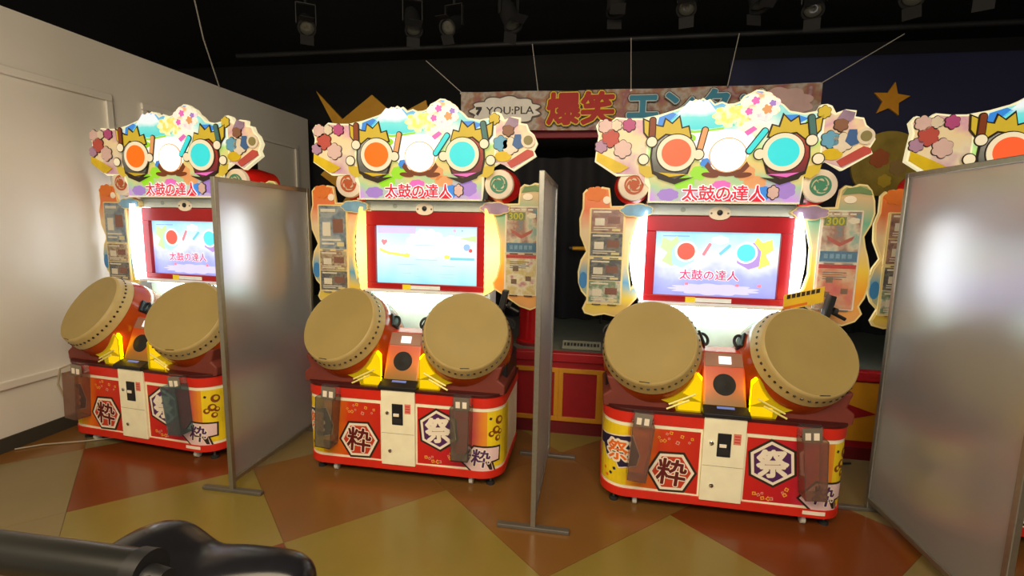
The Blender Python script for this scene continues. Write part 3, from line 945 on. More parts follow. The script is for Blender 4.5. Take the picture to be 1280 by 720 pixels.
def big_drum(root, cx):
    c = Vector((cx * 1.03, 0.055, 0.905))
    tl = radians(35)
    yw = radians(12) * (1 if cx > 0 else -1)
    ax = Vector((sin(yw) * cos(tl), -cos(yw) * cos(tl), sin(tl)))       # from the back towards the player
    face = c
    R = .236
    prof = []
    for k in range(13):
        t = k / 12
        prof.append((-0.40 + .385 * t, R * (0.985 + .17 * sin(pi * t)) if k < 12 else R * .985))
    d = B().lathe(prof, face, ax, 48).build('drum', M_shell, root, smooth=True)
    B().lathe([(-.082, R * 1.088), (-.045, R * 1.040), (-.01, R * 1.010), (.004, R * .985), (.008, R * .955)], face, ax, 56, False, False).build('skin_rim', M_skinedge, d, smooth=True)
    B().lathe([(.008, R * .957), (.0065, R * .93), (.009, R * .6), (.009, .001)], face, ax, 56, False, False).build('drumhead', M_skin, d, smooth=True)
    b = B()
    u = Vector((cos(yw), sin(yw), 0))
    v = ax.cross(u)
    rot_ = Matrix.Rotation(yw, 3, 'Z') @ Matrix.Rotation(-tl, 3, 'X')
    for k in range(44):
        t = 2 * pi * (k + .5) / 44
        q = u * cos(t) + v * sin(t)
        p = face + q * R * 1.032 + ax * -.038
        b.lathe([(0, .0075), (.005, .006)], p, q, 6, False, True)
    o = b.build('tack_ring', M_tack, d)
    o['kind'] = 'stuff'
    # small dark mark at the lower edge of the head
    p = face + v * (R * .955 if v.z < 0 else -R * .955) + ax * .0075
    B().box(p, (.05, .012, .003), rot_).build('edge_mark', M_tack, d)
    # iron handles left and right
    for s in (-1, 1):
        up_ = u.cross(ax) if u.cross(ax).z > 0 else ax.cross(u)
        hd = (u * s * cos(.42) + up_ * sin(.42)).normalized()
        hp = face + ax * -.17 + hd * (R * 1.15)
        hrot = rot_ @ Matrix.Rotation(-s * .42, 3, 'Y')
        B().box(hp, (.016, .085, .085), hrot).build('handle_plate', M_black, d, bevel=.008)
        ring = []
        side = hd.cross(ax)
        for k in range(13):
            t = pi * k / 12
            ring.append(hp + hd * (.008 + .024 * sin(t)) + side * .034 * cos(t))
        B().tube(ring, .008, 8).build('handle_ring', M_black, d, smooth=True)
    # brown cradle below
    sg = 1 if cx > 0 else -1
    pts = [(-.19, .545), (.235, .545), (.24, .60), (.20, .63), (.225, .71), (.16, .70)]
    arc = [(.16 - .32 * k / 12, .70 - .065 * sin(pi * k / 12)) for k in range(1, 12)]
    poly = pts + arc + [(-.16, .70), (-.20, .70), (-.16, .63), (-.20, .60)]
    poly = [(x * sg, z) for x, z in poly]
    poly = [(x + cx, z) for x, z in poly]
    cr = B().prism(poly, 0.045, 0.44).build('drum_cradle', M_brown, root, bevel=.012, seg=3)
    return d


def star_plate(root, s):
    """Jagged acrylic guard, lit yellow, beside the speaker console."""
    x0 = s * .118
    pts = [(x0, .555), (x0 + s * .12, .555), (x0 + s * .13, .585), (x0 + s * .20, .61), (x0 + s * .135, .635), (x0 + s * .125, .70), (x0 + s * .085, .685), (x0 + s * .03, .76), (x0, .72)]
    g = B().prism(pts, .014, .022).build('jagged_guard', M_yacr, root)
    B().bb(min(x0, x0 + s * .11), max(x0, x0 + s * .11), .028, .042, .558, .605).build('lamp_or_added_strip', M_yellowlamp, g, bevel=.004)
    B().prism([(x0, .61), (x0 + s * .09, .65), (x0 + s * .05, .72), (x0 + s * .02, .76), (x0, .74)], .030, .042).build('lamp_or_added_strip', M_yellowlamp, g)
    for k in range(2):
        B().tube([(x0 + s * (.03 + .03 * k), .009, .655 - .035 * k), (x0 + s * (.16 + .01 * k), .009, .59 - .025 * k)], .005, 6).build('prong', mat('pale_yellow_edge', srgb(245, 235, 140), .3), g)
    return g


def side_board(root, s, posters, clip300):
    if s < 0:
        poly = [(-0.776, 1.690), (-0.755, 1.715), (-0.735, 1.70), (-0.717, 1.726), (-0.69, 1.712), (-0.665, 1.728), (-0.62, 1.72), (-0.605, 1.616), (-0.43, 1.62), (-0.488, 1.40), (-0.49, 1.25), (-0.47, 1.132), (-0.46, 1.15), (-0.427, 1.12), (-0.432, 1.073), (-0.49, 1.00), (-0.547, 0.95), (-0.62, .965), (-0.685, 0.951), (-0.74, .965), (-0.756, 0.995), (-0.728, 1.06), (-0.765, 1.10), (-0.785, 1.152), (-0.79, 1.22), (-0.775, 1.293), (-0.745, 1.345), (-0.755, 1.371), (-0.785, 1.44), (-0.792, 1.538), (-.775, 1.60)]
        m, nm = M_boardL, 'left info board'
    else:
        poly = [(0.604, 1.673), (0.61, 1.72), (0.635, 1.742), (0.67, 1.735), (0.70, 1.75), (0.74, 1.745), (0.765, 1.716), (0.785, 1.66), (0.793, 1.593), (0.78, 1.53), (0.752, 1.467), (0.765, 1.41), (0.783, 1.355), (.80, 1.28), (0.803, 1.199), (0.79, 1.13), (0.766, 1.082), (0.785, 1.04), (0.755, 0.994), (.69, .965), (.62, .985), (.52, 1.05), (.455, 1.09), (0.445, 1.13), (.47, 1.17), (0.49, 1.25), (.488, 1.40), (0.43, 1.62), (.60, 1.625)]
        m, nm = M_boardR, 'right info board'
    y = .45
    bd = B().prism(poly, y, y + .018).build('info_board', M_boardrim, root)
    art(bd, 'board_print', grow(poly, -.010), y - .003, m, .003)
    cx = -.627 if s < 0 else .627
    # cloud shaped arms that tie the board to the screen housing
    cl = scallop(s * .462, 1.592, .092, .036, 7, .14)
    art(bd, 'cloud_arm', grow(cl, .006), y - .030, M_boardrim, .032)
    art(bd, 'cloud_arm', cl, y - .034, M_bluecloud if s < 0 else M_lilaccloud, .004)
    # hat or flower crowning the board
    if s < 0:
        art(bd, 'crest_flower', scallop(-.70, 1.685, .065, .045, 7, .2), y - .008, mat('crest_flower_orange', srgb(225, 120, 45), .5), .005)
        art(bd, 'crest_dot', ell(-.635, 1.65, .022), y - .010, M_ivory, .005)
        art(bd, 'blue_spot', ell(-.755, 1.17, .025, .05), y - .006, mat('board_blue', srgb(60, 130, 190), .5), .003)
    else:
        art(bd, 'crest_hat', [(.62, 1.69), (.64, 1.725), (.70, 1.735), (.755, 1.715), (.765, 1.69), (.70, 1.70)], y - .008, M_grn, .005)
        art(bd, 'crest_dot', ell(.66, 1.665, .03, .02), y - .010, M_ivory, .005)
    x0, x1 = cx - .093, cx + .093
    rows = ((1.315, 1.595), (1.035, 1.300)) if s < 0 else ((1.325, 1.60), (1.065, 1.312))
    for r, (z0, z1) in enumerate(rows):
        fr = B().prism(rrect(x0 - .012, x1 + .012, z0 - .008, z1 + .008, .008, 3), y - .012, y - .004).build('poster_pocket', M_boardrim if s < 0 else mat('pocket_pale', srgb(225, 215, 195), .4), bd)
        pm = posters[r]
        n = len(pm)
        for k, p in enumerate(pm):
            a = z1 - (z1 - z0) * k / n
            c_ = z1 - (z1 - z0) * (k + 1) / n + (.006 if n > 1 else 0)
            po = art(fr, 'poster', [(x0, c_), (x1, c_), (x1, a), (x0, a)], y - .015, p, .003)
            if s < 0:
                h_ = a - c_
                for (q0, q1, r0, r1, mm) in ((.06, .62, .86, .93, M_ivory), (.12, .42, .30, .62, M_ivory), (.52, .90, .38, .70, M_litstand), (.08, .55, .10, .14, M_ivory), (.08, .80, .19, .23, M_ivory), (.66, .92, .06, .16, M_boardrim)):
                    art(fr, 'print_block', [(x0 + (x1 - x0) * q0, c_ + h_ * r0), (x0 + (x1 - x0) * q1, c_ + h_ * r0), (x0 + (x1 - x0) * q1, c_ + h_ * r1), (x0 + (x1 - x0) * q0, c_ + h_ * r1)], y - .0162, mm, .001)
        B().bb(x0, x1, y - .020, y - .018, z0, z1).build('pocket_cover', M_clear, fr)
        for k in (0.12, .62):
            B().bb(x0 + (x1 - x0) * k, x0 + (x1 - x0) * (k + .28), y - .022, y - .012, z0 - .010, z0 - .004).build('pocket_clip', M_chrome, fr)
        if s > 0 and r == 0:
            art(fr, 'price_band', [(x0 + .005, 1.525), (x0 + .115, 1.525), (x0 + .115, 1.572), (x0 + .005, 1.572)], y - .0165, mat('price_band_olive', srgb(120, 130, 70), .5), .001)
            word(fr, 'price', '300', x0 + .058, 1.548, .042, y - .0225, mat('price_yellow', srgb(235, 225, 60), .5, emit=srgb(235, 225, 60), strength=.15), .02, sx=1.05)
            for k in range(4):
                art(fr, 'print_line', [(x0 + .01 + .04 * k, 1.582), (x0 + .04 + .04 * k, 1.582), (x0 + .04 + .04 * k, 1.592), (x0 + .01 + .04 * k, 1.592)], y - .0165, M_ivory, .001)
            art(fr, 'wing_shape', scallop(cx + .06, 1.552, .03, .018, 5, .2), y - .0165, M_ivory, .001)
            art(fr, 'smile_arc', [(cx - .07, 1.47), (cx, 1.435), (cx + .07, 1.47), (cx + .06, 1.445), (cx, 1.41), (cx - .06, 1.445)], y - .0165, mat('poster_coral', srgb(190, 80, 60), .5), .001)
            art(fr, 'blue_strip', [(x0, 1.328), (x1, 1.328), (x1, 1.385), (x0, 1.385)], y - .0165, mat('poster_blue', srgb(60, 120, 160), .5), .001)
            for k in range(5):
                art(fr, 'print_line', [(x0 + .02 + .03 * k, 1.345), (x0 + .04 + .03 * k, 1.345), (x0 + .04 + .03 * k, 1.37), (x0 + .02 + .03 * k, 1.37)], y - .0175, M_bluecloud, .001)
        if s > 0 and r == 1:
            art(fr, 'red_band', [(x0, 1.29), (x1, 1.29), (x1, 1.312), (x0, 1.312)], y - .0165, M_red, .001)
            for (a, c_) in ((-.05, 1.21), (.03, 1.15), (-.06, 1.13)):
                art(fr, 'print_block', [(cx + a, c_), (cx + a + .035, c_), (cx + a + .035, c_ + .03), (cx + a, c_ + .03)], y - .0165, mat('print_brown', srgb(130, 90, 60), .5), .001)
            for k in range(4):
                art(fr, 'print_line', [(cx - .07, 1.265 - .012 * k), (cx + .05 - .02 * (k % 2), 1.265 - .012 * k), (cx + .05 - .02 * (k % 2), 1.270 - .012 * k), (cx - .07, 1.270 - .012 * k)], y - .0165, M_steel, .001)
    return bd


def led_panel(root, s, m, ridged):
    """Bulging light panel beside the screen."""
    n = 28 if ridged else 16
    inner, vs, fs = .402, [], []
    for k in range(n + 1):
        t = k / n
        z = 1.055 + .535 * t
        xo = inner + .012 + .058 * sin(pi * t) ** .8
        off = (.007 if (k % 2) else 0.0) if ridged else 0.0
        for j in range(7):
            q = j / 6
            x = inner + (xo - inner) * q
            y = .455 - .075 * sin(pi * (.25 + .75 * q)) - off
            vs.append((s * x, y, z))
    for k in range(n):
        for j in range(6):
            a = k * 7 + j
            fs.append((a, a + 1, a + 8, a + 7))
    nb = len(vs)
    for k in range(n + 1):
        vs.append(vs[k * 7][:1] + (.72,) + vs[k * 7][2:])
        vs.append(vs[k * 7 + 6][:1] + (.72,) + vs[k * 7 + 6][2:])
    for k in range(n):
        fs.append((k * 7, k * 7 + 7, nb + 2 * k + 2, nb + 2 * k))
        fs.append((k * 7 + 6, nb + 2 * k + 1, nb + 2 * k + 3, k * 7 + 13))
    return B().add(vs, fs).build('light_panel', m, root, smooth=not ridged)


def stick_holder(root, cx, tint, lean):
    y1 = -.008
    h = B().prism([(cx - .052, .50), (cx + .052, .50), (cx + .052, .555), (cx - .052, .555)], -.035, y1).build('stick_pocket', M_clear, root)
    mw = mat('pocket_tint_%s' % tint[0], tint[1], .10, trans=.88, ior=1.15)
    ang = lean
    t = .003
    c, s_ = cos(ang), sin(ang)

    def q(x, z):
        return (cx + x * c - (z - .53) * s_, .53 + x * s_ + (z - .53) * c)
    front = [q(-.055, .50), q(.055, .50), q(.048, .20), q(-.048, .20)]
    B().prism(front, -.095, -.092).build('pocket_front', mw, h)
    b = B()
    for x in (-1, 1):
        p = [q(x * .055, .50), q(x * .055 - x * .004, .50), q(x * .048 - x * .004, .20), q(x * .048, .20)]
        b.prism(p, -.092, -.006)
    b.build('pocket_side', mw, h)
    B().prism([q(-.048, .20), q(.048, .20), q(.048, .204), q(-.048, .204)], -.095, -.006).build('pocket_floor', mw, h)
    B().prism([q(-.045, .475), q(.045, .475), q(.045, .55), q(-.045, .55)], -.05, -.046).build('bracket', mat('bracket_grey', srgb(150, 140, 125), .25, metal=.5), h)
    for x in (-.02, .018):
        B().prism([q(x - .012, .49), q(x + .012, .49), q(x + .012, .525), q(x - .012, .525)], -.053, -.050).build('bracket_tab', M_ivory, h)
    return h


def screen_title(sc, y, half=False):
    P = lambda x, z: (x, z)
    art(sc, 'menu_line', [(-.30, 1.445), (-.15, 1.445), (-.15, 1.452), (-.30, 1.452)], y - .001, lit('steelblue', (.25, .45, .7)), .001)
    for s, c, fc in ((-1, lit('red', (1.0, .12, .08)), None), (1, lit('cyan', (.12, .75, .95)), None)):
        cx, cz = s * .165, 1.36
        jag = [(s * .30, 1.44), (s * .25, 1.42), (s * .22, 1.45), (s * .20, 1.41), (s * .19, 1.33), (s * .24, 1.27), (s * .30, 1.30), (s * .27, 1.35), (s * .31, 1.38)]
        art(sc, 'paper_bow', jag, y - .001, lit('yellow', (.95, .85, .15)) if s > 0 else lit('lime', (.55, .9, .35)), .001)
        bodyp = [(cx - s * .05, 1.36), (cx - s * .045, 1.30), (cx + s * .02, 1.265), (cx + s * .075, 1.285), (cx + s * .08, 1.37), (cx + s * .04, 1.42)]
        art(sc, 'drum_body', bodyp, y - .002, lit('violet', (.45, .3, .7)) if s > 0 else lit('mint', (.45, .85, .75)), .001)
        art(sc, 'drum_ring', ell(cx, cz, .062), y - .003, lit('paper', (.95, .92, .85)), .001)
        art(sc, 'drum_face', ell(cx, cz, .05), y - .004, c, .001)
        b = rrect(-.04, .04, -.009, .009, .006, 3)
        an = radians(62 if s < 0 else 45)
        st = [(s * .05 + a * cos(an) - q * sin(an), 1.375 + a * sin(an) + q * cos(an)) for a, q in b]
        art(sc, 'stick_art', st, y - .003, lit('rose', (.9, .25, .3)) if s < 0 else lit('teal', (.2, .6, .75)), .001)
        art(sc, 'white_knob', ell(s * .09, 1.345, .016), y - .003, lit('white', (1, 1, 1)), .001)
    art(sc, 'cloud_patch', scallop(0, 1.14, .26, .035, 13, .2), y - .0005, lit('lilac', (.62, .6, .98)), .0005)
    art(sc, 'cloud_patch', scallop(.02, 1.43, .05, .025, 6, .2), y - .0005, lit('cream', (1, .95, .8)), .0005)
    word(sc, 'logo_lettering', '太鼓の達人', -0.03, 1.225, .058, y - .005, lit('white', (1, 1, 1)), .07, sx=1.05)
    word(sc, 'logo_lettering', '太鼓の達人', -0.03, 1.225, .058, y - .006, lit('crimson', (.9, .06, .2)), .02, sx=1.05)
    for x in (-.15, .13, .25):
        art(sc, 'heart_mark', scallop(x, 1.17, .012, .010, 4, .3), y - .002, lit('rose', (.9, .25, .3)), .001)


def screen_menu(sc, y):
    def r(n, x0, x1, z0, z1, m, d=.001):
        art(sc, n, [(x0, z0), (x1, z0), (x1, z1), (x0, z1)], y - d, m, .001)
    r('top_bar', -.33, -.07, 1.425, 1.468, lit('lavender', (.62, .55, .95)))
    art(sc, 'white_cloud', scallop(.0, 1.36, .14, .10, 12, .12), y - .0008, lit('white', (1, 1, 1)), .0008)
    art(sc, 'white_cloud', scallop(.18, 1.36, .10, .06, 9, .12), y - .0008, lit('pinkish', (.95, .85, 1.0)), .0008)
    art(sc, 'yellow_ribbon', [(-.32, 1.31), (-.26, 1.29), (-.12, 1.27), (-.12, 1.29), (-.26, 1.305), (-.32, 1.33)], y - .002, lit('yellow', (.95, .85, .15)), .001)
    r('blue_ribbon', .16, .32, 1.262, 1.278, lit('teal', (.2, .6, .75)), .002)
    art(sc, 'yellow_mark', scallop(.14, 1.28, .022, .014, 5, .2), y - .003, lit('yellow', (.95, .85, .15)), .001)
    art(sc, 'yellow_mark', scallop(-.13, 1.285, .022, .014, 5, .2), y - .003, lit('yellow', (.95, .85, .15)), .001)
    art(sc, 'yellow_corner', [(.22, 1.40), (.33, 1.42), (.33, 1.38)], y - .002, lit('lime', (.55, .9, .35)), .001)
    art(sc, 'heart_mark', [(-.29, 1.345), (-.265, 1.37), (-.27, 1.385), (-.285, 1.38), (-.30, 1.387), (-.308, 1.372)], y - .003, lit('rose', (.9, .25, .3)), .001)
    art(sc, 'blue_disc', ell(.27, 1.345, .022), y - .003, lit('blue', (.3, .5, .95)), .001)
    art(sc, 'red_disc', ell(.295, 1.325, .012), y - .002, lit('red', (1.0, .12, .08)), .001)
    art(sc, 'pink_dot', ell(.19, 1.45, .010), y - .003, lit('pink', (.95, .45, .75)), .001)
    art(sc, 'blue_dot', ell(.24, 1.45, .006), y - .003, lit('blue', (.3, .5, .95)), .001)
    g = lit('slate', (.45, .62, .72))
    for x, z, wd in ((-.02, 1.35, .14), (0, 1.255, .15), (-.13, 1.222, .13), (.15, 1.218, .09), (-.13, 1.165, .06), (.13, 1.165, .12), (-.04, 1.145, .06), (.14, 1.145, .10)):
        r('menu_line', x - wd / 2, x + wd / 2, z, z + .006, g, .003)


def cabinet(X, label, led, title, tints, posters, coral, rz=0.0, full=True):
    root = thing('drum_game_cabinet', label, 'arcade machine', (X, 2.5, 0), 'two-drum arcade cabinets in a row', rz)
    # ---- lower cabinet
    body = band(root, 'lower_cabinet', 0.0, .062, .545, M_cream)
    band(root, 'bottom_band', .006, .062, .108, M_band, .004)
    band(root, 'top_band', .006, .478, .540, M_band, .004)
    rim = band(root, 'deck_rim', .010, .538, .556, mat('deck_rim_dark', srgb(70, 20, 18), .4), .006)
    # coin door
    cdoor = B().bb(-.102, .102, -.016, .0, .098, .545).build('coin_door', M_cream, root, bevel=.004)
    B().bb(-.0985, .0985, -.0168, -.0158, .2905, .2925).build('door_seam', mat('seam_tan', srgb(150, 140, 115), .6), cdoor)  # thin tan strip marking the seam across the door
    B().bb(-.034, .032, -.021, -.015, .345, .470).build('coin_slot_panel', M_black, cdoor, bevel=.003)
    B().bb(-.024, .010, -.025, -.020, .396, .414).build('coin_button', M_ivory, cdoor, bevel=.002)
    B().bb(-.028, .026, -.023, -.020, .355, .385).build('coin_return', M_dark, cdoor, bevel=.004)
    for z, x in ((.413, -.062), (.185, -.048)):
        B().lathe([(0, .012), (.006, .011), (.008, .006)], (x, -.015, z), (0, -1, 0), 16).build('door_lock', M_chrome, cdoor, smooth=True)
        B().bb(x - .001, x + .001, -.0245, -.022, z - .005, z + .005).build('keyhole', M_black, cdoor)
    art(cdoor, 'coin_label', [(.042, .415), (.078, .415), (.078, .472), (.042, .472)], -.0175, mat('coin_label_pink', srgb(225, 130, 110), .5), .002)
    for k in range(3):
        art(cdoor, 'label_line', [(.047, .425 + .015 * k), (.073, .425 + .015 * k), (.073, .432 + .015 * k), (.047, .432 + .015 * k)], -.0185, mat('label_red', srgb(200, 70, 60), .5), .001)
    # printed front
    e = .0015
    pl = decal(root, 'front_print', [(-.475, .125), (-.112, .118), (-.112, .457), (-.475, .457)], e, M_panL, 'orange to red printed left panel')
    ye = decal(root, 'corner_print', [(-.76, .125), (-.475, .125), (-.475, .457), (-.76, .457)], e, M_lemon, 'yellow printed corner')
    pr = decal(root, 'front_print', [(.112, .118), (.52, .125), (.52, .457), (.112, .457)], e, M_panR, 'red to orange printed right panel')
    yr = decal(root, 'corner_print', [(.52, .125), (.76, .125), (.76, .457), (.52, .457)], e, M_lemon, 'yellow printed corner')
    # hexagon crests
    hx = [(-.245 + a, .228 + b_) for a, b_ in ngon(0, 0, .128, 6, 0.04)]
    decal(pl, 'crest', hx, e + .002, M_outline)
    decal(pl, 'crest', grow(hx, -.012), e + .003, M_ivory)
    decal(pl, 'crest', grow(hx, -.026), e + .004, M_hexred)
    word(pl, 'crest_character', '粋', -.245, .228, .142, e + .005, M_ivory, .06, rot=-.08, place=wrap)
    word(pl, 'crest_character', '粋', -.245, .228, .142, e + .006, M_maroon, .022, rot=-.08, place=wrap)
    hx = [(.237 + a, .330 + b_) for a, b_ in ngon(0, 0, .130, 6, pi / 2 + .10)]
    decal(pr, 'crest', hx, e + .002, M_outline)
    decal(pr, 'crest', grow(hx, -.012), e + .003, M_ivory)
    decal(pr, 'crest', grow(hx, -.026), e + .004, M_purple)
    word(pr, 'crest_character', '祭', .237, .330, .140, e + .005, M_ivory, .045, rot=.10, place=wrap)
    # confetti squares
    rnd = random.Random(7)
    M_cf = [mat('confetti_gold', srgb(240, 170, 60), .5), mat('confetti_rose', srgb(225, 150, 130), .5)]
    for cx, cz, n in ((-.27, .415, 7), (-.17, .42, 3), (.21, .15, 6), (.30, .17, 3)):
        for k in range(n):
            a, c_ = cx + rnd.uniform(-.05, .05), cz + rnd.uniform(-.028, .028)
            q = rnd.uniform(.008, .014)
            pa = pl if cx < 0 else pr
            rot = rnd.uniform(0, 1.5)
            decal(pa, 'confetti_square', ngon(a, c_, q, 4, rot), e + .001, M_cf[k % 2])
            decal(pa, 'confetti_square', ngon(a, c_, q * .5, 4, rot), e + .0016, M_hexred)
    # sash at left corner
    sash = [(-.70, .375), (-.608, .382), (-.451, .404), (-.412, .300), (-.425, .243), (-.514, .222), (-.534, .262), (-.59, .268), (-.62, .32), (-.70, .315)]
    decal(ye, 'sash', grow(sash, .006), e + .002, M_ivory)
    decal(ye, 'sash', sash, e + .003, M_navy)
    word(ye, 'sash_character', '祭', -.525, .315, .115, e + .004, M_ivory, .09, rot=.05, place=wrap)
    word(ye, 'sash_character', '祭', -.525, .315, .105, e + .005, M_orange, .02, rot=.05, place=wrap)
    for x, z in ((-.60, .19), (-.56, .175), (-.54, .205), (-.585, .155)):
        decal(ye, 'confetti_square', ngon(x, z, .011, 4, x * 30), e + .001, M_orange if x < -.57 else M_navy)
    # folded coat at right corner
    coat = [(.375, .162), (.447, .251), (.594, .24), (.591, .168), (.543, .164), (.567, .090), (.445, .098)]
    decal(pr, 'coat', grow(coat, .010), e + .002, M_outline)
    decal(pr, 'coat', coat, e + .003, M_pinkwhite)
    decal(pr, 'coat_stripe', [(.535, .115), (.553, .112), (.543, .160), (.51, .165)], e + .0035, M_outline)
    word(pr, 'coat_character', '粋', .485, .185, .10, e + .004, M_ivory, .08, rot=-.15, place=wrap)
    word(pr, 'coat_character', '粋', .485, .185, .10, e + .005, M_purple, .02, rot=-.15, place=wrap)
    # brown scroll ornament on the yellow corner
    mo = mat('brown_scroll_print', srgb(130, 66, 22), .5)
    for x, z, r in ((.595, .40, .026), (.575, .345, .024), (.545, .325, .018), (.60, .33, .016), (.585, .295, .018)):
        decal(yr, 'scroll', ell(x, z, r, n=14), e + .001, mo)
        decal(yr, 'scroll', ell(x + .003, z + .003, r * .5, n=12), e + .002, M_lemon)
    decal(yr, 'confetti_square', ngon(.54, .415, .010, 4, .3), e + .001, M_navy)
    if title:
        decal(root, 'serial_label', [(.395, .080), (.50, .080), (.50, .100), (.395, .100)], .0075, M_ivory)
    # castors and levelling feet
    for x in (-.42, .42):
        c_ = B().lathe([(-.013, .018), (-.010, .024), (.010, .024), (.013, .018)], (x, .05, .024), (1, 0, 0), 20).build('castor', mat('white_castor', srgb(205, 200, 185), .4), root, smooth=True)
        B().bb(x - .018, x + .018, .035, .075, .042, .064).build('castor_fork', M_steel, c_)
    for x in (-.53, .53):
        f_ = B().lathe([(0, .024), (.012, .024), (.018, .012)], (x, .07, 0), (0, 0, 1), 16).build('levelling_foot', M_dark, root)
        B().tube([(x, .07, .015), (x, .07, .065)], .007, 8).build('foot_bolt', M_steel, f_)
    for x in (-.42, .42):
        B().lathe([(-.013, .018), (-.010, .024), (.010, .024), (.013, .018)], (x, .48, .024), (1, 0, 0), 16).build('castor', MATS['white_castor'], root, smooth=True)
    # ---- stick pockets hanging on the front
    stick_holder(root, -.405, tints[0], -.07)
    stick_holder(root, .385, tints[1], .09 if title else .0)
    # ---- deck, drums, console
    for cx in (-.375, .37):
        big_drum(root, cx)
    for s in (-1, 1):
        star_plate(root, s)
    for x0, x1 in ((-.60, -.50), (.50, .60)):
        B().bb(x0, x1, .16, .52, .55, .72).build('deck_cheek', M_black, root, bevel=.02)
    con = B()
    con.prism([(-.02, .552), (.03, .60), (.10, .775), (.14, .85), (.24, .86), (.24, .552)], -.105, .105, 'x')
    con = con.build('speaker_console', M_console, root, bevel=.012, seg=3, label='orange console with a round speaker')
    B().prism([(-.035, .556), (-.035, .575), (.028, .60), (.045, .585), (.045, .556)], -.112, .112, 'x').build('console_lip', M_black, con, bevel=.004)
    sl = Vector((0, .10 - .03, .775 - .60)).normalized()
    nrm = Vector((0, -sl.z, sl.y))
    pc = Vector((0, .03, .60)) + sl * .105
    B().lathe([(.004, .054), (.0035, .030), (.008, .018), (.009, .001)], pc + nrm * .002, nrm, 28, False, False).build('speaker_cone', M_cone, con, smooth=True)
    B().lathe([(.0, .056), (.005, .055), (.005, .047)], pc, nrm, 28, False, False).build('speaker_ring', M_dark, con, smooth=True)
    rotm = Matrix.Rotation(-math.atan2(.60 - .552, .05) + 0, 3, 'X')
    B().box((0, .004, .588), (.085, .030, .004), Matrix.Rotation(radians(38), 3, 'X')).build('small_display', M_lcd, con)
    B().box((.0, .122, .815), (.19, .075, .006), Matrix.Rotation(radians(60), 3, 'X')).build('console_top', M_consoletop, con, bevel=.002)
    B().box((.005, .114, .815), (.062, .042, .006), Matrix.Rotation(radians(60), 3, 'X')).build('card_reader', M_litwhite, con, bevel=.002)
    # ---- upper cabinet
    B().bb(-.40, .40, .52, .80, .55, 1.64).build('upper_cabinet', M_white, root, bevel=.01)
    B().bb(-.42, .42, .500, .521, .56, 1.045).build('lower_panel', M_lower, root, bevel=.006)
    lp = B().bb(-.41, .41, .40, .52, 1.045, 1.062).build('shelf', M_white, root, bevel=.004)
    B().bb(-.36, .36, .43, .46, 1.038, 1.045).build('lamp_or_added_strip', mat('added_cool_glow', (.8, 1, .95), .4, emit=(.62, 1.0, .9), strength=18.0), lp)  # glowing strip added under the shelf to brighten the lower panel
    fr = B()
    for (a, c_, d_, f_) in ((-.402, .402, 1.475, 1.565), (-.402, .402, 1.062, 1.100), (-.402, -.34, 1.10, 1.475), (.34, .402, 1.10, 1.475)):
        fr.bb(a, c_, .455, .52, d_, f_)
    bez = fr.build('screen_bezel', M_bezel, root, bevel=.004)
    art(bez, 'notice_label', [(-.10, 1.066), (.10, 1.066), (.10, 1.090), (-.10, 1.090)], .4535, M_white, .001)
    art(bez, 'yellow_sticker', [(-.155, 1.062), (-.10, 1.062), (-.10, 1.094), (-.155, 1.094)], .4525, M_sticker, .001)
    sc = B().bb(-.34, .34, .478, .50, 1.10, 1.475).build('screen', M_titlebg if title else M_menubg, root, label='lit screen picture')
    (screen_title if title else screen_menu)(sc, .478)
    hd = B().bb(-.405, .405, .455, .52, 1.568, 1.635).build('header_panel', mat('frosted_header', srgb(205, 215, 208), .3), root, bevel=.006)
    art(hd, 'camera_plate', scallop(0, 1.583, .072, .038, 2, .25, 40), .447, M_ivory, .007)
    B().lathe([(0, .016), (.006, .015), (.008, .010)], (0, .447, 1.586), (0, -1, 0), 20).build('camera_lens', M_black, hd, smooth=True)
    for x in (-.045, .045):
        B().lathe([(0, .006), (.003, .005)], (x, .447, 1.582), (0, -1, 0), 12).build('indicator', M_steel, hd)
    B().lathe([(0, .014), (.002, .014)], (-.2, .454, 1.60), (0, -1, 0), 16).build('header_button', mat('header_grey', srgb(165, 178, 170), .4), hd)
    B().bb(-.41, .41, .36, .50, 1.634, 1.642).build('roof_shelf', M_clear, root)
    if led == 'amber':
        ml = ramp_mat('amber_light', [(0, (1.0, .55, .13)), (.5, (1.0, .74, .30)), (1, (1.0, .50, .10))], 'Z', 1.03, 1.62, .05, 3, emit=1.9)
    else:
        ml = mat('cool_white_light', (.9, .93, 1), .4, emit=(.86, .92, 1.0), strength=4.5)
    for s in (-1, 1):
        led_panel(root, s, ml, led == 'amber')
        side_board(root, s, posters[0] if s < 0 else posters[1], title)
    marquee(root, coral)
    return root


P = POSTERS
R_ = ('rose', srgb(205, 176, 160))
G_ = ('smoke', srgb(190, 185, 170))
Bt = ('blue', srgb(165, 185, 190))
post_right = ([P[2]], [P[4]])
CABS = [
    (-2.835, 'leftmost drum arcade cabinet by the white wall, half hidden by partition', 'white', True, (R_, Bt), (([P[0]], [P[1], P[6]]), post_right), False),
    (-1.06, 'drum arcade cabinet with amber side lights and a menu on screen', 'amber', False, (G_, G_), (([P[0]], [P[1], P[6]]), post_right), False),
    (0.70, 'drum arcade cabinet with white side lights fully in view, title on screen', 'white', True, (R_, R_), (([P[5], P[6]], [P[6], P[7]]), ([P[2]], [P[3]])), True),
    (2.31, 'rightmost drum arcade cabinet mostly hidden behind the big frosted partition', 'white', True, (R_, R_), (([P[5], P[5]], [P[6], P[7]]), post_right), True),
]
YAWS = (radians(-5.0), 0.0, radians(-0.9), radians(-1.5))
cabs = [cabinet(*c, rz=a) for c, a in zip(CABS, YAWS)]
cabs[2].location.y = 2.475

